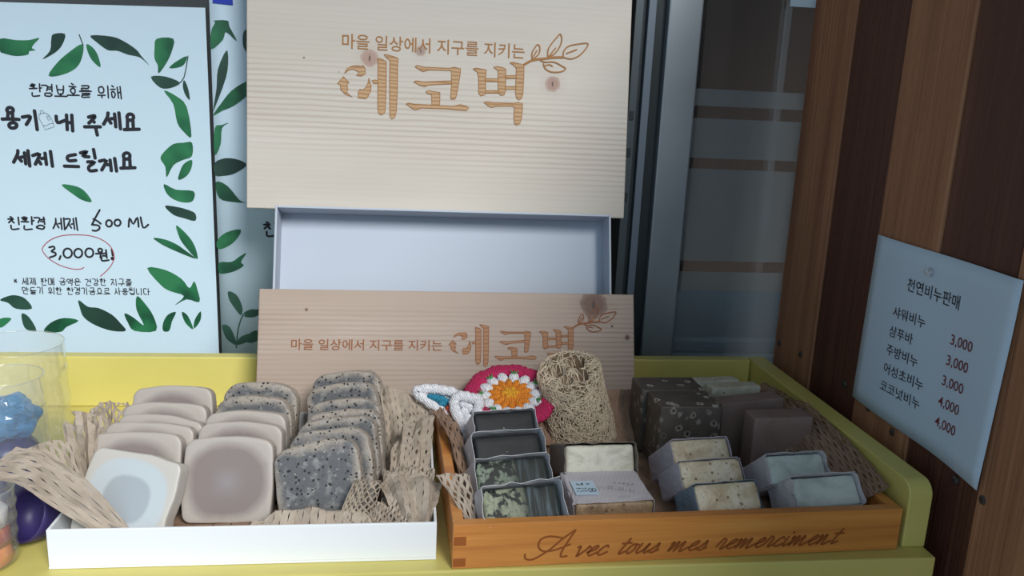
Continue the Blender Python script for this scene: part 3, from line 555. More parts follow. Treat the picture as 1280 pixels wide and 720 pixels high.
# ------------------------------------------------------------------ posters on the window
def fpost(a, b, t): return (a / 1000, 1.0262 - t, b / 1000)
LD1 = (1, 4, 7, 8, 14, 18, 20, 22); LD2 = (1, 4, 5, 11, 12, 13, 14, 7, 8)
t = thing('poster', 'large white poster with handwritten price in a red circle inside a green leaf border', 'poster', (0, 0, 0))
mb = MB(); mb.add([fpost(-552, 426.5, 0), fpost(-238.6, 435.6, 0), fpost(-237.4, -18, 0), fpost(-552, -18, 0)], [(0, 3, 2, 1)]); mb.build('sheet', M_poster, t, solid=.0005)
def leaves(data, dark, par):
    mb = MB()
    for i, l in enumerate(data): mb.prism([tuple(q) for q in smoothline(pairs(l), 3, True)], .0004, .0006, fpost, 1 if i in dark else 0)
    return mb
mb = leaves(LEAVES1, LD1, t)
for s in STEMS1: ribbon(mb, pairs(s), 1.2, fpost, .0005, 1)
mb.build('leaf_border', [M_leaf, M_leafd], t)
mb = MB()
for i, s in enumerate(INKBIG): ribbon(mb, pairs(s), 4.0, fpost, .0005 + 1e-5 * (i % 8))
mb.build('large_handwriting', M_ink, t)
mb = MB()
for i, s in enumerate(INKMID): ribbon(mb, pairs(s), 2.3, fpost, .0005 + 1e-5 * (i % 8))
write(mb, '친환경 세제', -473, 171.8, 14.5, 14.2, 2.0, lambda a, b, t: fpost(a, b, t + .0005), .012, 3)
write(mb, '환경보호를 위해', -437, 327.5, 13.5, 13.6, 1.7, lambda a, b, t: fpost(a, b, t + .0005), .02, 5)
write(mb, '* 세제 판매 금액은 건강한 지구를', -474, 104.0, 8.4, 8.5, 1.05, lambda a, b, t: fpost(a, b, t + .0005), .004, 6, asp=.85)
write(mb, '만들기 위한 환경기금으로 사용됩니다', -464.5, 92.6, 8.4, 8.5, 1.05, lambda a, b, t: fpost(a, b, t + .0005), .006, 7, asp=.85)
mb.build('small_handwriting', M_ink, t)
mb = MB(); ribbon(mb, pairs(INKRED[0]), 1.0, fpost, .0007, smooth=5); mb.build('red_circle', M_red, t)
mb = MB()
for i, s in enumerate(INKBOTTLE): ribbon(mb, pairs(s), .6, fpost, .0006, smooth=1)
mb.build('bottle_drawing', M_thin_ink, t)
t = thing('poster', 'second leaf-bordered poster half hidden behind the pale engraved board', 'poster', (0, 0, 0))
mb = MB()
n = 16
for k in range(n + 1):   # its left edge bows slightly off the glass
    x = -233 + 285 * k / n; b = .004 * max(0, 1 - k / 5) ** 2
    mb.v += [fpost(x, -18, b), fpost(x, 470, b)]
mb.f = [(2 * k, 2 * k + 2, 2 * k + 3, 2 * k + 1) for k in range(n)]; mb.mi = [0] * n
mb.build('sheet', M_poster, t, solid=.0005, smooth=True)
def fpost2(a, b, t):
    q = (a + 233) / 285 * 16; return (a / 1000, 1.0262 - t - .004 * max(0, 1 - q / 5) ** 2 - .0004, b / 1000)
mb = MB()
for i, l in enumerate(LEAVES2): mb.prism([tuple(q) for q in smoothline(pairs(l), 3, True)], .0004, .0006, fpost2, 1 if i in LD2 else 0)
for s in STEMS2: ribbon(mb, pairs(s), 1.6, fpost2, .0005, 1)
mb.build('leaf_border', [M_leaf, M_leafd], t)
mb = MB(); write(mb, '친환경', -178, 171, 17, 17.5, 2.4, lambda a, b, t: fpost2(a, b, t + .0005), .01, 3); mb.build('handwriting', M_ink, t)
mb = MB(); mb.prism([(-229, 441), (-207, 440), (-207, 462), (-229, 462)], .0006, .0009, fpost2); tag(mb.build('sticker', M_bluesticker), 'blue square sticker at the top of the half-hidden poster', 'sticker')

# ------------------------------------------------------------------ yellow stand
XL, XR = -.53, .4285
cart = thing('display_stand', 'yellow painted wooden display stand with low rims carrying the soap trays', 'stand', (0, .55, -.85))
cart_off = Vector((0, -.55, .85))
def cpart(mb, name, m=M_yellow, **kw):
    mb.v = [tuple(Vector(v) + cart_off) for v in mb.v]; return mb.build(name, m, cart, **kw)
cpart(MB().box((XL, .5505, -.028), (XR, .905, 0)), 'shelf_board', bevel=.0015)
cpart(MB().box((XL + .022, .889, 0.0002), (XR - .022, .905, .0575)), 'back_rim', bevel=.0015)
def rimprof():
    r = .013; p = [(.905, .0002), (.905, .0575)]
    for k in range(7): a = pi / 2 * k / 6; p.append((.5665 + r - r * sin(a), .0575 - r + r * cos(a)))
    return p + [(.5665, .0002)]
for x0, x1 in ((XR - .0205, XR), (XL, XL + .0205)):
    mb = MB(); mb.prism(rimprof(), x0, x1, lambda a, b, t: (t, a, b)); cpart(mb, 'side_rim', bevel=.0012)
cpart(MB().box((XL + .01, .556, -.60), (XR - .01, .899, -.0282)), 'cabinet_body', bevel=.002)
for x in (XL + .05, XR - .05):
    for yy in (.59, .86): cpart(MB().box((x - .02, yy - .02, -.85), (x + .02, yy + .02, -.6002)), 'leg', bevel=.002)

# ------------------------------------------------------------------ boards and lid leaning at the back
def fboard(a, b, t): return (a / 1000, -t, b / 1000)
def letters_mb(polys, strokes, w, fmap):
    mb = MB()
    for i, p in enumerate(polys): mb.prism([fmap(a, b) for a, b in pairs(p)], .0002, .0004 + 1e-5 * i, fboard)
    return mb
def logo_parts(par, fmap, mat, k, mat_line):
    # the cut letters: floor of burnt wood with a darker scorched outline
    mb = MB(); ol = MB()
    for i, p in enumerate(LOGO):
        q = [fmap(a, b) for a, b in pairs(p)]
        mb.prism(q, .0001, .00025 + 1e-5 * i, fboard)
        ribbon(ol, q + [q[0]], .75 * k, fboard, .0006 + 1e-6 * i, smooth=1)
    mb.build('engraved_lettering', mat, par)
    for i, p in enumerate(TWIG): ribbon(ol, [fmap(a, b) for a, b in pairs(p)], (2.6 if i == 0 else 1.5) * k, fboard, .0007 + 1e-5 * i, smooth=3)
    ol.build('engraved_outline', mat_line, par)
def cutwood(mb, name, mat, par): return mb.build(name, mat, par)
M_engr_line = plain('scorched_brown', 'a4723f', .7); M_engr_line2 = plain('scorched_brown_old', '8e5632', .7)
up = thing('engraved_board', 'tall pale pine board engraved with recycling-arrow lettering, resting on the white lid', 'sign board', (0, .8954, 0), RX(-8))
MB().box((-.1793, 0, .2204), (.2482, .019, .80)).build('board', M_pine, up, bevel=.0012)
logo_parts(up, lambda a, b: (a, b), M_burnt, 1, M_engr_line)
mb = MB(); put_text(mb, '마을 일상에서 지구를 지키는', -77.3, 398.4, fboard, .0005, width=203, height=16.2, offset=.005, slope=-.006); mb.build('engraved_slogan', M_engr_line, up)
low = thing('engraved_board', 'low weathered pine board with a dark knot and engraved slogan, leaning behind the trays', 'sign board', (0, .813, 0), RX(-18.5))
MB().box((-.1560, 0, 0), (.2485, .0115, .1502)).build('board', M_oldpine, low, bevel=.001)
logo_parts(low, lambda a, b: (.658 * a + 97.3, .65 * b - 141.3), M_burnt_old, .7, M_engr_line2)
mb = MB(); put_text(mb, '마을 일상에서 지구를 지키는', -121.5, 86.3, fboard, .0005, width=158, height=11.5, offset=.006); mb.build('engraved_slogan', M_engr_line2, low)
lid = thing('box_lid', 'empty white cardboard box lid standing open between the two engraved boards', 'box lid', (.041, .829, 0), RX(-18.5))
mb = MB(); x0, x1, zt, dp, th = -.186, .186, .2375, .036, .0025
mb.box((x0, dp - th, 0), (x1, dp, zt)); mb.build('panel', M_white_shaded, lid, bevel=.0006)
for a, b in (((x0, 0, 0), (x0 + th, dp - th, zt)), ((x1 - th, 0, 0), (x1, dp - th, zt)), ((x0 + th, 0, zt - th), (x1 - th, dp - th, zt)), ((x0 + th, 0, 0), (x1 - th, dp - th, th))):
    MB().box(a, b).build('flange', M_white_shaded, lid, bevel=.0006)

# ------------------------------------------------------------------ trays
wt = thing('gift_box', 'white cardboard box base filled with mauve and grey speckled soaps', 'box', (-.1157, .566, .0004))
hw, D, Hh, th = .1398, .226, .0310, .0022
MB().box((-hw, 0, 0), (hw, D, .0018)).build('base', M_white, wt)
for a, b in (((-hw, 0, .0018), (hw, th, Hh)), ((-hw, D - th, .0018), (hw, D, Hh)), ((-hw, th, .0018), (-hw + th, D - th, Hh)), ((hw - th, th, .0018), (hw, D - th, Hh))):
    MB().box(a, b).build('side', M_white, wt, bevel=.0006)
TA = 1.88
tr = thing('wooden_tray', 'varnished orange wooden tray carved with cursive French words, filled with wrapped soaps', 'tray', (.0357, .552, .0006), RZ(TA))
TW, TD, TH, tt = .3665, .246, .0362, .0085
MB().box((tt, tt, .0005), (TW - tt, TD - tt, .005)).build('base', M_tray, tr)
for nm, a, b in (('front_panel', (0, 0, 0), (TW, tt, TH)), ('back_panel', (0, TD - tt, 0), (TW, TD, TH)), ('side_panel', (0, tt, 0), (tt, TD - tt, TH)), ('side_panel', (TW - tt, tt, 0), (TW, TD - tt, TH))):
    mb = MB().box(a, b)
    if nm == 'front_panel':
        for z0, z1 in ((.0015, .0085), (.019, .0265)): mb.box((.0006, -.00025, z0), (.0100, .0001, z1), 1)
    mb.build(nm, [M_tray, M_tray_dark], tr, bevel=.0008)
# cursive carving on the front
CUR = {'v': (.95, [[(0, .9), (.15, 1), (.3, .3), (.38, 0), (.75, .7), (.8, 1), (.95, .85)]]), 'e': (.75, [[(0, .35), (.45, .6), (.55, .9), (.4, 1), (.15, .65), (.15, .2), (.38, 0), (.75, .3)]]),
       'c': (.75, [[(.58, .8), (.42, 1), (.15, .65), (.12, .2), (.35, 0), (.75, .3)]]), 't': (.65, [[(.28, 1.75), (.22, .4), (.3, 0), (.62, .3)], [(-.05, 1.2), (.6, 1.25)]]),
       'o': (.8, [[(.5, .95), (.25, .95), (.08, .4), (.3, 0), (.58, .4), (.5, .95), (.8, .8)]]), 'u': (1., [[(.1, 1), (.05, .3), (.22, 0), (.55, .4), (.68, 1), (.64, .2), (.78, 0), (1, .3)]]),
       's': (.7, [[(0, .1), (.35, .75), (.4, 1), (.52, .5), (.45, .1), (.25, 0), (.05, .15)], [(.45, .1), (.7, .25)]]), 'm': (1.5, [[(0, .8), (.12, 1), (.1, 0), (.35, .85), (.5, .95), (.5, 0), (.8, .85), (.95, .95), (.95, .1), (1.1, 0), (1.45, .35)]]),
       'r': (.75, [[(0, .3), (.15, 1), (.22, 1.1), (.45, .9), (.4, .2), (.5, 0), (.75, .3)]]), 'i': (.5, [[(.1, 1), (.08, .25), (.2, 0), (.5, .3)], [(.25, 1.4), (.28, 1.45)]]),
       'n': (1.05, [[(0, .8), (.12, 1), (.1, 0), (.35, .85), (.5, .95), (.5, .1), (.65, 0), (1.05, .35)]])}
def ftray(a, b, t): return (a / 1000, -t, b / 1000)
mb = MB()
big = [[(55.4, 9.5), (55.8, 6.0), (62, 5.2), (74, 12.5), (84, 21.5), (93.5, 28.5)], [(93.5, 28.0), (88.5, 19.5), (84, 11), (83.5, 6.5), (88, 6.8)], [(84.5, 22), (74, 24), (67, 21.5), (65.5, 15.5), (70, 11.5), (79, 12.5), (90, 16.5)]]
for i, q in enumerate(big): ribbon(mb, q, 1.6, ftray, .0002 + 1e-5 * i, smooth=5)
words, xx = ['vec', 'tous', 'mes', 'remerciment'], 92.
tot = sum(CUR[c][0] for w_ in words for c in w_) + 3 * .75
sx = (311 - 92) / tot; n = 0
for w_ in words:
    for c in w_:
        wd, ss = CUR[c]; base = 6.2 + (xx - 92) * .006
        for q in ss:
            ribbon(mb, [(xx + a * sx + b * 5.2, base + b * (8.2 if c != 't' else 7.4)) for a, b in q], 1.75, ftray, .0002 + 1e-5 * (n % 9), smooth=4); n += 1
        xx += wd * sx
    xx += .75 * sx
mb.build('carved_script', M_tray_script, tr)

# ------------------------------------------------------------------ honeycomb kraft paper
def kraft_sheet(name, label, grid, nu, nv, open_=.25, lng=.75, crumple=.004, folds=(0, 0), twist=.0, seed=0, m=None, group=None, fray=0):
    """grid: rows of 3D control points; the sheet is slit into a diamond lattice of nu x nv cells"""
    Gp = [[Vector(q) for q in r] for r in grid]; R, C = len(Gp), len(Gp[0]); rr = random.Random(seed); off = Vector((seed * 3.1, seed * 1.7, 0))
    def surf(u, v):
        a = min(max(v, 0), 1) * (R - 1); b = min(max(u, 0), 1) * (C - 1)
        def cr(p, t):
            n = len(p); i = min(int(t), n - 2); f = t - i; A, B, Cc, Dd = p[max(i - 1, 0)], p[i], p[i + 1], p[min(i + 2, n - 1)]
            return .5 * ((2 * B) + (Cc - A) * f + (2 * A - 5 * B + 4 * Cc - Dd) * f * f + (3 * B - A - 3 * Cc + Dd) * f ** 3)
        return cr([cr(row, b) for row in Gp], a)
    def norm(u, v):
        e = .01; du = surf(u + e, v) - surf(u - e, v); dv = surf(u, v + e) - surf(u, v - e); q = du.cross(dv)
        return q.normalized() if q.length > 1e-12 else Vector((0, -1, 0))
    cache = {}; V = []; F = []
    def pt(iu, iv, tw=0.):
        k = (round(iu, 3), round(iv, 3), tw)
        if k in cache: return cache[k]
        u, v = iu / nu, iv / nv; p = surf(u, v); N = norm(u, v)
        d = noise.noise(Vector((u * 3.2, v * 3.2, 0)) + off) * crumple * 1.6 + noise.noise(Vector((u * 9, v * 9, 3)) + off) * crumple * .7
        if folds[0]: d += folds[1] * (abs(((u * folds[0] + .3 * v) % 1) * 2 - 1) - .5)
        p = p + N * (d + tw)
        cache[k] = len(V); V.append(p); return cache[k]
    for j in range(2 * nv + 1):
        for i in range(nu + 1):
            cu = i + (.5 if j % 2 else 0.); cv = j * .5
            if cu > nu or (fray and (j in (2 * nv, 2 * nv - 1)) and rr.random() < fray): continue
            oo = open_ * rr.uniform(.5, 1.5); oo = min(oo, .8)
            def cl(a, b): return (min(max(a, 0), nu), min(max(b, 0), nv))
            O = [cl(cu + .5, cv), cl(cu, cv + .5), cl(cu - .5, cv), cl(cu, cv - .5)]
            I = [cl(cu + .5 * oo, cv), cl(cu, cv + .5 * lng), cl(cu - .5 * oo, cv), cl(cu, cv - .5 * lng)]
            tw = twist * rr.uniform(.3, 1)
            TW = (tw, 0, -tw, 0)
            oi = [pt(*q) for q in O]; ii = [pt(*q, round(w_, 6)) for q, w_ in zip(I, TW)]
            for k in range(4):
                f = [oi[k], oi[(k + 1) % 4], ii[(k + 1) % 4], ii[k]]; f = [x for n_, x in enumerate(f) if x not in f[:n_]]
                if len(f) >= 3: F.append(tuple(f))
    mb = MB(); mb.add(V, F); o = mb.build(name, m or M_kraft, solid=.00045)
    return tag(o, label, 'packing paper', group)
KG = None

def mm(*rows): return [[(a / 1000, b / 1000, c / 1000) for a, b, c in r] for r in rows]
KW = 'crumpled kraft paper in the white box'; KT = 'crumpled kraft paper in the wooden tray'
# white box: bedding under the soaps, then the sheets that stick out
kraft_sheet('kraft_paper', 'flat kraft paper bedding under the soaps in the white box', mm([(-250, 572, 12), (-190, 571, 15), (-120, 571, 14), (-50, 571, 15), (18, 571, 13)], [(-250, 680, 9), (-190, 680, 8), (-120, 680, 9), (-50, 680, 8), (18, 680, 10)], [(-250, 786, 10), (-190, 787, 9), (-120, 787, 10), (-50, 787, 9), (18, 786, 10)]), 20, 12, .06, .6, .003, seed=1, m=M_kraft2, group=KW)
kraft_sheet('kraft_paper', 'pale flat strip of slit kraft paper reaching over the left edge of the white box', mm([(-226, 573, 25), (-214, 577, 27), (-203, 580, 24)], [(-252, 566, 52), (-243, 570, 61), (-228, 576, 64)], [(-268, 560, 70), (-258, 563, 82), (-250, 567, 89)], [(-284, 553, 78), (-277, 556, 90), (-267, 560, 98)]), 4, 5, .11, .55, .0016, seed=2, group=KW)
kraft_sheet('kraft_paper', 'open-holed fan of kraft paper behind the pale strip at the box left end', mm([(-247, 598, 22), (-243, 600, 21), (-238, 603, 20)], [(-262, 600, 50), (-252, 603, 52), (-242, 606, 50)], [(-280, 602, 78), (-264, 606, 83), (-250, 610, 80)]), 4, 5, .28, .7, .002, (2, .003), seed=3, group=KW)
kraft_sheet('kraft_paper', 'upright folded kraft paper pleat left of the mauve soaps', mm([(-247, 612, 14), (-242, 606, 13), (-236, 612, 14)], [(-258, 626, 56), (-249, 618, 58), (-240, 626, 56)], [(-270, 636, 88), (-254, 628, 98), (-240, 637, 90)]), 4, 6, .10, .6, .002, (3, .006), seed=4, group=KW, fray=.4)
kraft_sheet('kraft_paper', 'frayed kraft paper tuft behind the left row of mauve soaps', mm([(-250, 650, 18), (-247, 665, 18), (-244, 690, 18)], [(-266, 690, 44), (-254, 700, 44), (-245, 715, 40)], [(-290, 735, 52), (-272, 745, 60), (-256, 755, 54)]), 6, 6, .22, .7, .004, (2, .004), .002, seed=5, group=KW, fray=.3)
kraft_sheet('kraft_paper', 'slit kraft sheet standing behind the right row of speckled soaps', mm([(-18, 690, 10), (0, 700, 10), (16, 712, 10)], [(-22, 745, 40), (0, 740, 40), (20, 735, 34)], [(-28, 778, 66), (-6, 772, 62), (22, 768, 46)]), 6, 9, .16, .6, .003, (3, .004), seed=6, group=KW)
kraft_sheet('kraft_paper', 'big folded kraft paper fan right of the speckled soaps', mm([(-15, 640, 22), (2, 645, 22), (18, 655, 22)], [(-12, 668, 40), (6, 672, 46), (19, 680, 34)], [(-8, 700, 44), (10, 715, 56), (21, 735, 48)]), 6, 8, .16, .6, .003, (3, .008), seed=7, group=KW)
kraft_sheet('kraft_paper', 'loose frilly kraft paper roll in the middle of the right end of the white box', mm([(-20, 610, 30), (0, 615, 26), (22, 618, 30)], [(-18, 628, 44), (2, 632, 40), (24, 632, 42)], [(-16, 648, 34), (4, 652, 34), (20, 652, 30)]), 8, 5, .18, .7, .003, (3, .004), .002, seed=8, group=KW, fray=.2)
kraft_sheet('kraft_paper', 'pleated kraft paper fan bulging over the front right corner of the white box', mm([(-6, 574, 22), (8, 573, 22), (19, 574, 22)], [(-14, 590, 38), (6, 588, 42), (25, 590, 34)], [(-22, 606, 46), (2, 612, 50), (29, 610, 42)]), 6, 7, .07, .75, .002, (2.5, .009), seed=9, group=KW)
kraft_sheet('kraft_paper', 'flat kraft sheet bulging along the front edge before the right row', mm([(-118, 572, 24), (-85, 571, 24), (-45, 571, 24), (2, 572, 23)], [(-112, 577, 28), (-83, 579, 38), (-45, 579, 35), (0, 579, 28)], [(-104, 586, 22), (-84, 589, 28), (-45, 589, 28), (-4, 588, 22)]), 10, 3, .07, .75, .0015, (4, .004), seed=10, group=KW)
kraft_sheet('kraft_paper', 'small curl of expanded kraft honeycomb against the front speckled soap', mm([(-52, 577, 28), (-40, 575, 28), (-24, 575, 27)], [(-46, 583, 40), (-36, 582, 40), (-22, 586, 38)], [(-40, 592, 54), (-30, 592, 55), (-20, 598, 50)]), 6, 6, .42, .8, .002, (2, .004), .003, seed=11, group=KW)
kraft_sheet('kraft_paper', 'thin kraft sliver between the two front mauve soaps and the box edge', mm([(-168, 571, 24), (-140, 570, 26), (-112, 571, 25)], [(-166, 578, 22), (-140, 578, 24), (-112, 578, 24)]), 8, 2, .08, .6, .001, seed=12, group=KW)
kraft_sheet('kraft_paper', 'rumpled kraft paper scraps between the front speckled soap and the corner fan', mm([(-30, 573, 25), (-14, 573, 28), (2, 573, 25)], [(-26, 584, 35), (-12, 585, 36), (4, 584, 33)], [(-22, 600, 30), (-8, 601, 30), (8, 602, 28)]), 7, 5, .3, .75, .004, (3, .004), .002, seed=13, group=KW)
# wooden tray
kraft_sheet('kraft_paper', 'flat brown kraft paper bedding under the wrapped soaps in the wooden tray', mm([(48, 564, 7), (140, 567, 8), (240, 570, 7), (310, 572, 8), (385, 576, 7)], [(44, 680, 8), (140, 682, 7), (240, 686, 8), (310, 688, 7), (383, 690, 8)], [(40, 784, 8), (140, 787, 8), (240, 790, 7), (310, 792, 8), (378, 794, 8)]), 24, 14, .05, .6, .002, seed=21, m=M_kraft2, group=KT)
kraft_sheet('kraft_paper', 'torn kraft strip folded over the left side of the wooden tray', mm([(47, 628, 26), (52, 632, 20), (58, 640, 14)], [(38, 690, 46), (46, 692, 40), (54, 694, 28)], [(26, 745, 50), (36, 748, 50), (48, 752, 38)], [(16, 772, 50), (30, 778, 56), (42, 780, 44)]), 4, 10, .08, .6, .003, (2, .004), .001, seed=22, m=M_kraft2, group=KT)
kraft_sheet('kraft_paper', 'pointed kraft scrap standing at the front left corner of the wooden tray', mm([(50, 566, 24), (54, 566, 22), (58, 567, 20)], [(37, 582, 42), (46, 584, 40), (54, 586, 36)], [(24, 598, 55), (38, 602, 54), (50, 606, 50)]), 4, 5, .22, .7, .002, (2, .004), .001, seed=23, group=KT)
kraft_sheet('kraft_paper', 'large slit kraft sheet lining the right side of the wooden tray', mm([(355, 600, 18), (374, 600, 22), (390, 590, 36), (404, 588, 42)], [(352, 660, 24), (370, 660, 34), (390, 655, 50), (404, 655, 54)], [(350, 720, 34), (370, 722, 46), (388, 722, 56), (402, 725, 58)], [(345, 775, 48), (362, 780, 56), (382, 785, 58), (398, 785, 56)], [(350, 795, 50), (368, 800, 55), (385, 802, 57), (400, 800, 55)]), 10, 15, .09, .6, .003, (4, .003), .0015, seed=24, m=M_kraft2, group=KT)
kraft_sheet('kraft_paper', 'brown slit kraft sheet lining the back of the wooden tray beside the loofah', mm([(60, 740, 14), (130, 745, 14), (190, 748, 14), (232, 745, 14)], [(60, 775, 34), (130, 778, 34), (190, 780, 34), (230, 778, 34)], [(62, 794, 54), (130, 795, 54), (190, 796, 54), (236, 797, 54)]), 16, 5, .06, .6, .0012, seed=25, m=M_kraft2, group=KT)


# ------------------------------------------------------------------ soaps standing in the white box
def outline(w, h, r, dome, n=7, seed=0, wob=.0006):
    P = []
    def arc(cx, cz, a0):
        for k in range(n): a = a0 - pi / 2 * k / (n - 1); P.append((cx + r * cos(a), cz + r * sin(a)))
    arc(-w / 2 + r, h - r, pi)
    for k in range(1, 8): f = k / 8; P.append((-w / 2 + r + (w - 2 * r) * f, h))
    arc(w / 2 - r, h - r, pi / 2)
    for k in range(1, 8): P.append((w / 2, h - r - (h - 2 * r) * k / 8))
    arc(w / 2 - r, r, 0)
    for k in range(1, 8): P.append((w / 2 - r - (w - 2 * r) * k / 8, 0))
    arc(-w / 2 + r, r, -pi / 2)
    for k in range(1, 8): P.append((-w / 2, r + (h - 2 * r) * k / 8))
    out = []
    for i, (x, z) in enumerate(P):
        b = dome * (1 - (x / (w / 2)) ** 2) * max(0, z / h - .5) * 2 ; s = .0016 * (1 - ((z - h / 2) / (h / 2)) ** 2) * (1 if x > 0 else -1)
        q = noise.noise(Vector((x * 60, z * 60, seed * 7.3))) * wob
        out.append((x + s + q, z + b + q))
    return out
def soap_mesh(name, w, h, t, r=.011, dome=.004, er=.002, seed=0, rough=.0, wob=.0006, mat=None):
    O = outline(w, h, r, dome, seed=seed, wob=wob); n = len(O); cx, cz = 0, h / 2
    def inset(d):
        res = []
        for i in range(n):
            a, b = Vector(O[i - 1]), Vector(O[(i + 1) % n]); tg = (b - a).normalized(); nn = Vector((tg.y, -tg.x)); res.append(Vector(O[i]) + nn * d)
        return res
    rings = []
    for k in range(4): a = pi / 2 * k / 3; rings.append((inset(er * (1 - sin(a))), -t / 2 + er * (1 - cos(a))))
    rings = [(inset(er * (1 - sin(pi / 2 * k / 3))), -t / 2 + er * (1 - cos(pi / 2 * (1 - 0) * 0)) if False else (-t / 2 + er - er * cos(pi / 2 * k / 3))) for k in range(4)]
    face = [([Vector((cx, cz)) + (p - Vector((cx, cz))) * f for p in inset(er)], -t / 2) for f in (.25, .5, .75, .9)]
    allr = face + rings
    back = [(p, -y) for p, y in reversed(rings)] + [(p, -y) for p, y in reversed(face)]
    mid = [(inset(0), -t / 6), (inset(0), t / 6)]
    seq = allr + mid + back
    V = []; F = []
    for ring, y in seq:
        for p in ring:
            q = Vector((p.x, y, p.y))
            if rough and not (abs(y) >= t / 2 - 1e-6 and max(abs(p.x) / (w / 2), abs(p.y - h / 2) / (h / 2)) < .9):
                k = noise.noise(q * 420 + Vector((seed * 5, 0, 0))) * rough + noise.noise(q * 160 + Vector((0, seed * 5, 0))) * rough
                q = q + Vector((k * .4, k, k * .6))
            V.append(tuple(q))
    for i in range(len(seq) - 1):
        for j in range(n): F.append((i * n + j, i * n + (j + 1) % n, (i + 1) * n + (j + 1) % n, (i + 1) * n + j))
    V += [(cx, -t / 2, cz), (cx, t / 2, cz)]; c0, c1 = len(V) - 2, len(V) - 1; L = (len(seq) - 1) * n
    for j in range(n): F += [(c0, (j + 1) % n, j), (c1, L + j, L + (j + 1) % n)]
    mb = MB(); mb.add(V, F); return mb.build(name, mat, smooth=True)
def stand_soap(x, y, z, lean, roll, yaw, label, cat='soap', group=None, **kw):
    o = soap_mesh('soap_bar', **kw); place(o, (x, y, z), RZ(yaw) @ RX(-lean) @ RY(roll)); return tag(o, label, cat, group)
ORD = ['front', 'second', 'third', 'fourth', 'fifth', 'sixth', 'seventh']
c1 = [(-.2150, .5855, .010, 27, 10, -8), (-.2130, .6160, .012, 24, 1, 1), (-.2110, .6375, .012, 23, 3, 0), (-.2112, .6575, .010, 22, 6, -2), (-.2086, .6830, .012, 20, 1, 0), (-.2114, .7240, .012, 20, -1, 0)]
lab1 = ['pale grey soap bar with a darker oval centre, frontmost of the left row', 'mauve soap bar right behind the pale grey front bar', 'mauve soap bar third in the left row of the white box', 'mauve soap bar tilted down to the right, fourth in the left row', 'mauve soap bar second from the back of the left row', 'mauve soap bar at the very back of the left row']
for i, (x, y, z, l, r, yw) in enumerate(c1):
    stand_soap(x, y, z, l, r, yw, lab1[i], group='mauve soaps in the left row', name_=None) if False else stand_soap(x, y, z, l, r, yw, lab1[i], group='left row of soaps in the white box', w=.068 if i else .067, h=.064, t=.018, seed=i + 1, mat=M_mauve_pale if i == 0 else M_mauve, dome=.003 + .001 * (i % 2), r=.0062 if i else .0050, er=.0015, rough=0, wob=.0008 if i else .0022)
c2 = [(-.1388, .6086, .012, 22, 0, 0), (-.1375, .6401, .012, 20, 1, -3), (-.1365, .6645, .012, 18, 0, -4)]
lab2 = ['mauve soap bar shown full face at the front of the middle row', 'mauve soap bar second in the middle row', 'mauve soap bar third in the middle row just before the speckled ones']
for i, (x, y, z, l, r, yw) in enumerate(c2):
    stand_soap(x, y, z, l, r, yw, lab2[i], group='mauve soaps in the middle row', w=.066, h=.063, t=.0185, seed=i + 11, mat=M_mauve, dome=.004, r=.0066, er=.0015, rough=0)
for i, (x, y, z, l, r, yw) in enumerate([(-.1370, .6981, .012, 18, 1, -5), (-.1374, .7339, .012, 18, 1, -4)]):
    stand_soap(x, y, z, l, r, yw, ['grey speckled soap bar behind the three mauve bars of the middle row', 'grey speckled soap bar at the back end of the middle row'][i], group='speckled soaps in the middle row', w=.066, h=.063, t=.019, seed=i + 21, mat=M_speck, dome=.005, r=.012, er=.002, rough=.0008, wob=.0012)
c3 = [(-.0605, .5985, .012, 23, -13, -6), (-.0552, .6212, .013, 22, -10, -8), (-.0522, .6465, .013, 20, -9, -8), (-.0500, .6680, .011, 20, -8, -8), (-.0500, .6930, .012, 18, -8, -8), (-.0546, .7347, .012, 19, -9, -8), (-.0538, .7700, .012, 17, -8, -8)]
lab3 = ['grey speckled soap bar shown full face at the front of the right row', 'speckled soap bar directly behind the front speckled bar', 'speckled soap bar third in the right row', 'speckled soap bar in the middle of the right row of seven', 'speckled soap bar fifth in the right row', 'speckled soap bar second from the back of the right row', 'speckled soap bar at the back end of the right row against the weathered board']
for i, (x, y, z, l, r, yw) in enumerate(c3):
    stand_soap(x, y, z, l, r, yw, lab3[i], group='speckled soaps in the right row', w=.065, h=.063, t=.0185, seed=i + 31, mat=M_speck, dome=.004, r=.010, er=.002, rough=.0008, wob=.0012)

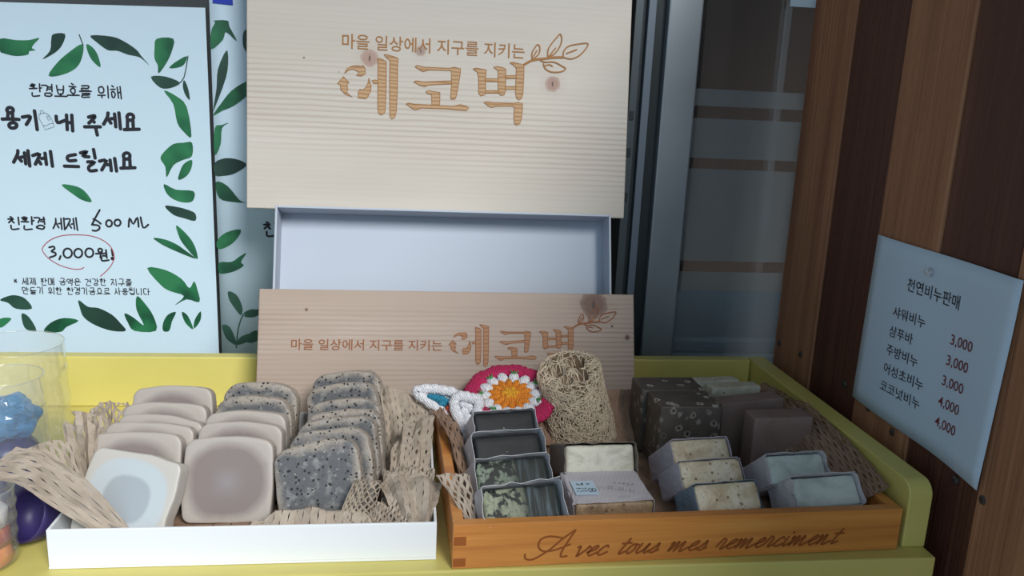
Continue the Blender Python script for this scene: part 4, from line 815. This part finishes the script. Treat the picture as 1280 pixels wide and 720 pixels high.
# ------------------------------------------------------------------ wrapped bars in the wooden tray
def block(w, t, L, b=.003, seed=0, rough=.0004, n=14):
    """soap body: x width, y from 0 back to L, z thickness, softly worn"""
    mb = MB(); nx, ny, nz = n, 8, 6
    def ax(l, n_): return [0, b * .3, b] + [b + (l - 2 * b) * q / (n_ - 4) for q in range(1, n_ - 4)] + [l - b, l - b * .3, l]
    nx, ny, nz = n, 10, 9; gx, gy, gz = ax(w, nx), ax(L, ny), ax(t, nz)
    pts = {}; V = []; F = []
    def idx(i, j, k):
        if (i, j, k) not in pts:
            x, y, z = -w / 2 + gx[i], gy[j], -t / 2 + gz[k]
            p = Vector((x, y, z)); q = Vector((min(max(x, -w / 2 + b), w / 2 - b), min(max(y, b), L - b), min(max(z, -t / 2 + b), t / 2 - b)))
            d = p - q
            if d.length > 1e-9 and sum(abs(c) > 1e-9 for c in d) > 1: p = q + d.normalized() * b
            p += Vector((noise.noise(p * 140 + Vector((seed, 0, 0))), noise.noise(p * 140 + Vector((0, seed, 9))), noise.noise(p * 140 + Vector((5, 0, seed))))) * rough
            pts[(i, j, k)] = len(V); V.append(p)
        return pts[(i, j, k)]
    for i in range(nx):
        for k in range(nz): F += [(idx(i, 0, k), idx(i + 1, 0, k), idx(i + 1, 0, k + 1), idx(i, 0, k + 1)), (idx(i, ny, k), idx(i, ny, k + 1), idx(i + 1, ny, k + 1), idx(i + 1, ny, k))]
    for i in range(nx):
        for j in range(ny): F += [(idx(i, j, 0), idx(i, j + 1, 0), idx(i + 1, j + 1, 0), idx(i + 1, j, 0)), (idx(i, j, nz), idx(i + 1, j, nz), idx(i + 1, j + 1, nz), idx(i, j + 1, nz))]
    for j in range(ny):
        for k in range(nz): F += [(idx(0, j, k), idx(0, j, k + 1), idx(0, j + 1, k + 1), idx(0, j + 1, k)), (idx(nx, j, k), idx(nx, j + 1, k), idx(nx, j + 1, k + 1), idx(nx, j, k + 1))]
    return mb.add(V, F)
def sleeve(w, t, L, gap=.0012, seed=0, lip=.003, crin=.0009, r=.003, flare=.0):
    """paper sleeve open at y=0, folded shut at the back"""
    hw, ht = w / 2 + gap, t / 2 + gap; base = []
    m = 9
    for k in range(m): base.append((-hw + r + (2 * hw - 2 * r) * k / (m - 1), ht))
    for k in range(1, 4): a = pi / 2 - pi / 2 * k / 4; base.append((hw - r + r * cos(a), ht - r + r * sin(a)))
    for k in range(5): base.append((hw, ht - r - (2 * ht - 2 * r) * k / 4))
    for k in range(1, 4): a = -pi / 2 * k / 4; base.append((hw - r + r * cos(a), -ht + r + r * sin(a)))
    for k in range(m): base.append((hw - r - (2 * hw - 2 * r) * k / (m - 1), -ht))
    for k in range(1, 4): a = -pi / 2 - pi / 2 * k / 4; base.append((-hw + r + r * cos(a), -ht + r + r * sin(a)))
    for k in range(5): base.append((-hw, -ht + r + (2 * ht - 2 * r) * k / 4))
    for k in range(1, 4): a = pi - pi / 2 * k / 4; base.append((-hw + r + r * cos(a), ht - r + r * sin(a)))
    n = len(base); ys = [0, .02, .05, .1, .2, .35, .5, .7, .88, 1.]; V = []; F = []
    for q, f in enumerate(ys):
        for i, (x, z) in enumerate(base):
            fr = max(0, 1 - f * 8)
            y = -lip * fr + noise.noise(Vector((i * .55, seed * 9.1, 0))) * lip * .9 * fr + (L + gap) * f * (1 if f else 0)
            o = 1 + crin / w * noise.noise(Vector((x * 160, f * 5, seed * 3.)))
            e = noise.noise(Vector((i * .8, f * 7, seed * 5.7))) * crin * (1 + 1.2 * fr)
            d = Vector((x, z)).normalized()
            o += flare * f; V.append((x * o + d.x * max(e, -gap * .55), y, z * o + d.y * max(e, -gap * .55)))
    for q in range(len(ys) - 1):
        for i in range(n): F.append((q * n + i, (q + 1) * n + i, (q + 1) * n + (i + 1) % n, q * n + (i + 1) % n))
    F.append(tuple(range((len(ys) - 1) * n, len(ys) * n)))
    return MB().add(V, F)
def wrapped(loc, yaw, p, w, t, L, smat, wmat, label, seed, group=None, roll=0, lip=.003, gap=.0012, crin=.0009, rough=.0004, name='wrapped_soap'):
    o = thing(name, label, 'soap', loc, RZ(yaw) @ RX(-p) @ RY(roll), group)
    block(w, t, L, seed=seed, rough=rough).build('soap', smat, o, smooth=True)
    sleeve(w, t, L, gap, seed, lip, crin).build('paper_wrapper', wmat, o, smooth=False, solid=.00035)
    return o

GB = 'black wrapped soaps stepping back in the tray'; GO = 'oat soaps in printed lilac wrappers'
wrapped((.0905, .5750, .0410), 11, 40, .062, .027, .039, M_marble1, M_wrap, 'black and pale green marbled soap in an open paper sleeve, frontmost of the black ones', 1, GB, lip=.006, gap=.0022, crin=.0016)
wrapped((.0885, .6200, .0440), 11, 40, .062, .027, .042, M_marble2, M_wrap, 'black soap with grey-green blotches in an open sleeve, second of the black ones', 2, GB, lip=.003, gap=.0016)
wrapped((.0895, .6640, .0470), 9, 40, .060, .027, .046, M_black, M_wrap, 'plain black wrapped soap with one loose sleeve side, third of the black ones', 3, GB, lip=.004, gap=.0026)
wrapped((.0915, .7080, .0510), 9, 40, .058, .027, .037, M_black, M_wrap, 'plain black wrapped soap at the back, touching the crochet flower', 4, GB, lip=.003)
wrapped((.2610, .5830, .0400), 7, 40, .056, .0235, .039, M_oat, M_wrap_blue, 'oat-coloured soap in a blue-grey wrapper, lowest of the three oat bars', 5, GO, lip=-.001, gap=.0008)
wrapped((.2585, .6150, .0455), 7, 40, .057, .0235, .046, M_oat, M_wrap2, 'oat-coloured soap in a lilac wrapper, middle of the three oat bars', 6, GO, lip=-.001, gap=.0008)
wrapped((.2600, .6480, .0500), 7, 40, .055, .0235, .053, M_oat, M_wrap2, 'greyish oat soap in a lilac wrapper, rearmost of the three oat bars', 7, GO, lip=.001, gap=.0008)
wrapped((.3490, .5900, .0400), 6, 40, .060, .025, .037, M_greenish, M_wrap_plain, 'pale green soap in a printed sleeve at the front right of the tray', 8, lip=.003, gap=.0014)
wrapped((.3385, .6230, .0450), 6, 40, .055, .025, .045, M_greenish, M_wrap_plain, 'pale green soap in a dark-lined sleeve behind the front pale green one', 9, lip=.002, gap=.0014)
wrapped((.1680, .6460, .0450), 2, 24, .062, .0245, .058, M_cream, M_wrap_brown, 'ivory marbled soap end in a brown waxed sleeve in front of the loofah', 10, lip=.004, gap=.0016)
fs = wrapped((.1690, .5900, .0215), 3, -2, .066, .0215, .053, M_brownsoap, M_wrap_plain, 'flat lying brown soap in a lilac wrapper with a small white label on top', 11, lip=-.001, gap=.0010, crin=.0014)
mb = MB(); lz = .0130
mb.add([(-.0300, .012, lz), (-.0105, .011, lz + .0003), (-.0105, .034, lz + .0003), (-.0300, .035, lz)], [(0, 1, 2, 3)]); mb.build('white_label', M_paper, fs, solid=.0003)
mb = MB()
def flab(a, b, t): return (a / 1000, b / 1000, lz + .0007 + t)
rq = random.Random(8)   # the print is too small to read: short marks in its three lines
for x0, y0, n_, w_, h_, lw in ((-26, 26.5, 3, 4.2, 3.6, .7), (-28, 20.0, 4, 2.4, 2.2, .4), (-28, 16.0, 4, 2.4, 2.2, .4)):
    for k in range(n_):
        for _ in range(3): ribbon(mb, [(x0 + k * w_ + rq.uniform(0, w_ * .75), y0 + rq.uniform(0, h_)) for _ in range(2)], lw, flab, smooth=1)
for q in (_circ(-18, 16, -15, 21), _circ(-14.5, 16.5, -11.8, 21), [(-18, 15), (-12, 15.6)]): ribbon(mb, q, .5, flab)
mb.build('label_print', M_ink, fs)
mb = MB(); rr = random.Random(3)
for ln, (x0, y0, n_, dx, dy) in enumerate([(7, 28, 6, 3.4, -1.1), (0, 22, 8, 2.8, -.9), (-1, 19, 8, 2.8, -.9)]):
    for k in range(n_):
        if rr.random() < .2: continue
        x, y = x0 + dx * k, y0 + dy * k; s_ = 1.7 if ln == 0 else 1.1
        for _ in range(2): ribbon(mb, [(x + rr.uniform(0, s_), y + rr.uniform(0, s_)) for _ in range(3)], .5, flab, smooth=1)
mb.build('wrapper_print', M_ink, fs)


# unwrapped blocks at the back of the tray
def brick(name, loc, yaw, w, t, h, m, label, seed, lean=0, roll=0, group=None, rough=.0004, b=.002):
    mb = block(w, h, t, b, seed, rough); mb.v = [(v[0], v[1], v[2] + h / 2) for v in mb.v]
    o = mb.build(name, m, smooth=True)
    place(o, loc, RZ(yaw) @ RX(-lean) @ RY(roll)); return tag(o, label, 'soap', group)

brick('soap_block', (.2648, .6936, .0085), 0, .0600, .0440, .0665, M_darksoap, 'dark grey-brown pitted soap block with pale rings, the front one of two', 1)
brick('soap_block', (.2625, .7400, .0085), 1, .0650, .0390, .0660, M_darksoap, 'dark pitted soap block behind the front dark block', 2)
brick('soap_block', (.3545, .6870, .0085), 3, .0600, .0240, .0575, M_purple_soap, 'smooth purple-brown soap bar standing in front of another', 3, rough=.00015)
brick('soap_block', (.3460, .7330, .0085), 7, .0690, .0220, .0570, M_purple_soap, 'smooth purple-brown soap bar leaning behind the front purple-brown one', 4, roll=-3, rough=.00015)
brick('soap_block', (.3400, .7680, .0085), 7, .0560, .0160, .0590, M_ivory, 'ivory soap bar with brown flecks right behind the purple-brown bars', 5)
brick('soap_block', (.3270, .7870, .0085), 7, .0500, .0150, .0590, M_ivory, 'ivory soap bar furthest back in the right corner of the wooden tray', 6)


# ------------------------------------------------------------------ loofah
rr = random.Random(5)
lf = thing('loofah', 'dried beige loofah sponge standing upright against the weathered board', 'loofah', (.1805, .765, .006), RX(-6) @ RY(-13))
LH, LRx, LRy = .080, .0335, .0295
def slant(v): return (v[0], v[1], v[2] + v[2] / LH * v[1] * .5)
HOLES = [(-.012, .003, .0058), (.010, .010, .0062), (.009, -.010, .0055), (-.006, -.013, .004)]
def lrad(z, ph): return 1 + .05 * sin(z * 60 + 1) + .045 * noise.noise(Vector((cos(ph) * 1.5, sin(ph) * 1.5, z * 30))) - .04 * max(0, (z / LH - .9) * 10) ** 2 - .07 * max(0, (.08 - z / LH) * 10) ** 2
mb = MB(); K = 48; V = []; F = []; Z = 22
for i in range(Z + 1):
    z = LH * i / Z * .985
    for j in range(K): ph = 2 * pi * j / K; q = lrad(z, ph) * .94; V.append((LRx * q * cos(ph), LRy * q * sin(ph), z))
for i in range(Z):
    for j in range(K): F.append((i * K + j, i * K + (j + 1) % K, (i + 1) * K + (j + 1) % K, (i + 1) * K + j))
nr = 14
def topz(x, y):
    z = LH * .985
    for hx, hy, hr in HOLES:
        d = math.hypot(x - hx, y - hy)
        if d < hr * 1.5: z -= .02 * (1 - (d / (hr * 1.5)) ** 3)
    return z
base = Z * K
for i in range(1, nr + 1):
    for j in range(K):
        ph = 2 * pi * j / K; q = lrad(LH * .985, ph) * .94 * (1 - i / nr * .999); x, y = LRx * q * cos(ph), LRy * q * sin(ph); V.append((x, y, topz(x, y)))
for i in range(nr):
    for j in range(K): a = base + i * K; F.append((a + j, a + (j + 1) % K, a + K + (j + 1) % K, a + K + j))
F.append(tuple(range(K))[::-1])
mb.add(V, F); mb.v = [slant(v) for v in mb.v]; mb.build('core', M_loofah_core, lf, smooth=True)
mb = MB()
for _ in range(3300):
    ph = rr.uniform(0, 2 * pi); z = rr.uniform(0, LH); a = rr.choice([rr.gauss(0, .35), rr.gauss(pi / 2, .5), rr.uniform(0, pi)]) + rr.choice([0, pi]); P = []
    o0 = rr.uniform(-.05, .05)
    for s in range(rr.randint(5, 9)):
        q = lrad(min(max(z, 0), LH), ph) * (.985 + o0 + rr.uniform(-.02, .02)); P.append((LRx * q * cos(ph), LRy * q * sin(ph), z))
        ph += cos(a) * .0022 / LRx; z += sin(a) * .0022; a += rr.gauss(0, .45)
        if z < 0 or z > LH + .001: break
    if len(P) > 2: mb.tube(P, rr.uniform(.0002, .00042), 4, cap=False)
for _ in range(420):
    x, y = rr.uniform(-LRx, LRx), rr.uniform(-LRy, LRy); a = rr.uniform(0, 2 * pi); P = []
    for s in range(7):
        if (x / LRx) ** 2 + (y / LRy) ** 2 > .92 or any(math.hypot(x - h[0], y - h[1]) < h[2] for h in HOLES): break
        P.append((x, y, topz(x, y) + rr.uniform(0, .0014))); x += cos(a) * .0022; y += sin(a) * .0022; a += rr.gauss(0, .4)
    if len(P) > 2: mb.tube(P, rr.uniform(.0002, .0004), 4, cap=False)
mb.v = [slant(v) for v in mb.v]; mb.build('fibre_net', M_loofah, lf, smooth=True)

# ------------------------------------------------------------------ crocheted scrubbers
fl = thing('crochet_flower', 'round magenta, white and orange crocheted flower scrubber behind the black soaps', 'crochet scrubber', (.1035, .773, .056), RX(22) @ RY(-3))
mb = MB(); nseg = 96; prof = 10; V = []; F = []
for j in range(nseg):
    ph = 2 * pi * j / nseg; sc = abs(sin(ph * 6)); R0 = .0385; a0 = .0075 + .0022 * sc
    for k in range(prof):
        th = 2 * pi * k / prof; kn = 1 + .10 * sin(ph * 40 + k)
        V.append(((R0 + a0 * cos(th) * kn) * cos(ph), (R0 + a0 * cos(th) * kn) * sin(ph), .0042 * sin(th) * kn))
for j in range(nseg):
    for k in range(prof): F.append((j * prof + k, ((j + 1) % nseg) * prof + k, ((j + 1) % nseg) * prof + (k + 1) % prof, j * prof + (k + 1) % prof))
mb.add(V, F); mb.build('magenta_border', M_ym, fl, smooth=True)
mb = MB()
for k in range(14):
    ph = 2 * pi * k / 14; mb.ball((.0262 * cos(ph), .0262 * sin(ph), .001), .0056, (1.35, 1.02, .8), 12, 8, rot=Matrix.Rotation(ph, 3, 'Z'))
mb.build('white_petal_ring', M_yw, fl, smooth=True)
mb = MB(); mb.ball((0, 0, .000), .0165, (1, 1, .32), 20, 8)
for k in range(14):
    ph = 2 * pi * (k + .5) / 14; mb.ball((.0155 * cos(ph), .0155 * sin(ph), .0015), .0048, (1.7, .8, .7), 10, 6, rot=Matrix.Rotation(ph, 3, 'Z'))
mb.build('orange_centre', M_yo, fl, smooth=True)
mb = MB(); mb.ball((0, 0, .003), .0075, (1, 1, .4), 16, 8)
for k in range(6): mb.ball((.006 * cos(k * pi / 3), .006 * sin(k * pi / 3), .004), .003, (1.2, .8, .8), 8, 6, rot=Matrix.Rotation(k * pi / 3, 3, 'Z'))
mb.build('yellow_middle', M_yy, fl, smooth=True)
mb = MB()
for k in range(7):
    ph = 2 * pi * (k + .5) / 7
    for da in (-.13, 0, .13): mb.tube([(.0275 * cos(ph), .0275 * sin(ph), .0045), (.0325 * cos(ph + da), .0325 * sin(ph + da), .0062)], [.0011, .0005], 6)
mb.build('green_stitches', M_yg, fl, smooth=True)

def cord(mb, path, r, n=5, closed=True, z=.12):
    P = smoothline(path, n, closed); rad = [r * (1 + z * sin(i * 2.1)) for i in range(len(P))]
    mb.tube(P, rad, 8, closed=closed)

cs = thing('crochet_scrubber', 'white crocheted scrubber with teal and rust patches poking over the tray corner', 'crochet scrubber', (0, 0, 0))
def P7(pts, y0, y1):   # outline of the leaning square: x, z in mm, depth follows height
    return [(x / 1000, (y0 + (y1 - y0) * z / 66) / 1000, z / 1000) for x, z in pts]
mb = MB(); q = P7([(9, 64), (22, 66.5), (36, 65), (47, 62), (50, 50), (55, 36), (62, 22), (60, 12), (54, 14), (46, 30), (36, 45), (22, 54)], 735, 764); cord(mb, q, .0052, 5); mb.build('white_border', M_yw, cs, smooth=True)
mb = MB(); ins = P7([(14, 62), (30, 63), (44, 60), (50, 44), (57, 22), (50, 28), (40, 44), (26, 54)], 738, 768); mb.add(ins, [tuple(range(8))]); mb.build('centre_patch', M_yw, cs, solid=.004)
mb = MB()
for x, z, r_ in ((27, 60, 4.2), (33, 58.5, 4.6), (38, 56, 4.2), (23, 61, 3), (35, 54.5, 3.6)): mb.ball(P7([(x, z)], 732, 760)[0], r_ / 1000, (1.3, .7, .8), 12, 8)
mb.build('teal_patch', M_yt, cs, smooth=True)
mb = MB()
for x, z, r_ in ((41, 51, 3.4), (44, 48, 3.6), (46.5, 44, 3.2)): mb.ball(P7([(x, z)], 731, 759)[0], r_ / 1000, (1.1, .7, 1), 12, 8)
mb.build('rust_patch', M_yr, cs, smooth=True)
c2_ = thing('crochet_scrubber', 'white crocheted loop squeezed between the teal-patched scrubber and the magenta flower', 'crochet scrubber', (0, 0, 0))
mb = MB(); q = P7([(47, 50), (46, 60), (52, 64), (62, 62), (70, 60), (68, 48), (68, 34), (70, 24), (63, 22), (56, 34)], 727, 752); cord(mb, q, .0052, 5); mb.build('white_border', M_yw, c2_, smooth=True)
mb = MB()
for x, z in ((55, 56), (60, 52), (60, 42), (63, 36), (56, 48)): mb.ball(P7([(x, z)], 731, 756)[0], .0052, (1, .8, 1), 12, 8)
mb.build('inner_stitches', M_yw, c2_, smooth=True)


# ------------------------------------------------------------------ price list on the plank wall
pl = thing('price_list', 'white printed price list pinned to the plank wall', 'paper sheet', (0, 0, 0))
def fw(a, b, t):   # a: metres towards the camera from Y=.7218, b: height
    y = .7218 - a; c = max(0, (a - .12) / .07); bend = .0022 + .0035 * c * c * max(0, (.2 - b) / .13) + .0012 * sin(a * 40)
    return (.4450 - bend - t, y, b)
nx, nz = 18, 12; V = []; F = []
for j in range(nz + 1):
    for i in range(nx + 1):
        f, h = i / nx, j / nz; a0 = -.0049 * (1 - h); a1 = .1893 * (1 - h) + .193 * h
        zb = .073 * (1 - f) + .0683 * f; zt = .2378 * (1 - f) + .2354 * f
        V.append(fw(a0 + (a1 - a0) * f, zb + (zt - zb) * h, 0))
for j in range(nz):
    for i in range(nx): F.append((j * (nx + 1) + i, j * (nx + 1) + i + 1, (j + 1) * (nx + 1) + i + 1, (j + 1) * (nx + 1) + i))
MB().add(V, F).build('sheet', M_paper, pl, smooth=True, solid=.0004)
def fwt(a, b, t): return fw(.7218 - a, b, t)
mb = MB(); mr = MB()
def wtext(mb, s, y, z, w, h, sl):
    vs_, fs_ = text_mesh(s, width=w, height=h, offset=.004); mb.add([fw(.7218 - y + a, z + b + sl * a, .0006) for a, b in vs_], fs_)
wtext(mb, '천연비누판매', .6633, .1966, .0690, .0120, -.008)
for s, y, z, w in (('샤워비누', .6777, .1685, .0455), ('샴푸바', .6788, .1500, .0340), ('주방비누', .6789, .1322, .0450), ('어성초비누', .6788, .1143, .0565), ('코코넛비누', .6803, .0968, .0578)): wtext(mb, s, y, z, w, .0105, .03)
for s, y, z in (('3,000', .5975, .1652), ('3,000', .5982, .1474), ('3,000', .5994, .1294), ('4,000', .6000, .1110), ('4,000', .5999, .0930)): wtext(mr, s, y, z, .0278, .0100, .05)
mb.build('black_print', M_print, pl); mr.build('red_print', M_print_red, pl)
pn = MB(); pn.M = Matrix.Translation((.4412, .6341, .2195)) @ Matrix.Rotation(-pi / 2, 4, 'Y')
pn.lathe([(0, .0042), (.003, .0042), (.0034, .0036), (.0022, .0026), (.002, .0012), (.0042, .0006), (.0042, 0), (0, 0)], 20)
tag(pn.build('push_pin', M_clear, smooth=True), 'clear plastic push pin holding the price list', 'push pin')


# ------------------------------------------------------------------ clear cups at the left edge
def jar(name, label, loc, r, h, ribs, th=.0009, taper=0., R=None, lip=.0006):
    t = thing(name, label, 'cup', loc, R); pr = []; n = 40
    for i in range(n + 1):
        z = h * i / n; q = r * (1 - taper * (1 - i / n)); 
        for zr, a, s_ in ribs: q += a * math.exp(-((z - zr * h) / s_) ** 2)
        if z < .006: q -= .005 * (1 - z / .006) ** 2
        pr.append((q, z))
    mb = MB(); mb.lathe([(.0005, 0)] + pr, 56); mb.build('wall', M_clear, t, smooth=True)
    mb = MB(); mb.tube([(pr[-1][0] * cos(2 * pi * k / 56), pr[-1][0] * sin(2 * pi * k / 56), h) for k in range(56)], lip, 8, closed=True); mb.build('rim', M_clear, t, smooth=True)
    return t
jar('clear_jar', 'tall empty clear plastic jar at the left, behind the other cups', (-.3470, .735, .0005), .0420, .1180, ((.78, .0010, .004), (.55, .0012, .005), (.35, .0010, .004)), taper=-.04)
jar('clear_jar', 'slimmer clear jar holding a blue wrapper and a navy cup', (-.3170, .652, .0005), .0295, .1170, ((.88, .0010, .002), (.82, .0010, .002), (.52, .0012, .003)), taper=-.08)
# inside the slimmer jar
def blob(nm, label, cat, c, r, sc, m, seed, amp):
    mb = MB(); mb.ball((0, 0, 0), r, sc, 28, 18)
    mb.v = [tuple(Vector(v) * (1 + amp * noise.noise(Vector(v) * (1.6 / r) + Vector((seed, 0, 0))) + amp * .6 * abs(noise.noise(Vector(v) * (4 / r) + Vector((0, seed, 0)))))) for v in mb.v]
    o = mb.build(nm, m, smooth=(amp < .1)); place(o, c); return tag(o, label, cat)
blob('blue_wrapper', 'crumpled translucent blue film at the top of the slimmer clear jar', 'wrapper', (-.3165, .652, .083), .0175, (1.25, 1.25, .9), M_bluebag, 3, .35)
t = thing('navy_cup', 'shiny navy cup standing upside down inside the slimmer clear jar', 'cup', (-.317, .652, .0025))
mb = MB(); mb.lathe([(.0001, .067), (.008, .0665), (.016, .063), (.0215, .056), (.0245, .046), (.0255, .030), (.0265, .010), (.0270, 0), (.0258, 0), (.0245, .030), (.0225, .05), (.0001, .0645)], 44); mb.build('shell', M_navy, t, smooth=True)
t = thing('purple_bowl', 'open purple plastic cup tipped on its side beside the white box', 'cup', (-.2805, .609, .0203), Vector((-.45, -.70, .42)).to_track_quat('Z', 'Y').to_matrix())
mb = MB(); mb.lathe([(.0001, -.012), (.012, -.0115), (.0165, -.008), (.0190, -.002), (.0205, .006), (.0208, .010), (.0196, .0105), (.0186, .006), (.0172, -.001), (.0148, -.006), (.0105, -.009), (.0001, -.0095)], 44); mb.build('shell', M_purple, t, smooth=True)
t = jar('clear_cup', 'small ribbed clear cup with orange and red caps at the lower left edge', (-.2990, .5735, .0005), .0200, .0600, ((.2, .0008, .002), (.4, .0010, .002), (.6, .0008, .002), (.8, .0010, .002)), taper=.08)
for x, y_, z, m, s_, lb in ((-.299, .573, .0115, M_orange, 0, 'orange plastic cap lying at the bottom of the small ribbed cup'), (-.299, .573, .0265, M_pinkp, 1, 'brick red plastic cap on the orange one in the small ribbed cup'), (-.299, .573, .0415, M_paperwhite, 2, 'white plastic cap topmost in the small ribbed cup')):
    mb = MB(); mb.lathe([(.0001, .006), (.012, .0058), (.0145, .004), (.0155, -.008), (.0145, -.008), (.0135, .002), (.0001, .0045)], 32); o = mb.build('bottle_cap', m, smooth=True); place(o, (x, y_, z), RX(8 - 7 * s_) @ RY(5 * s_ - 6)); tag(o, lb, 'bottle cap')
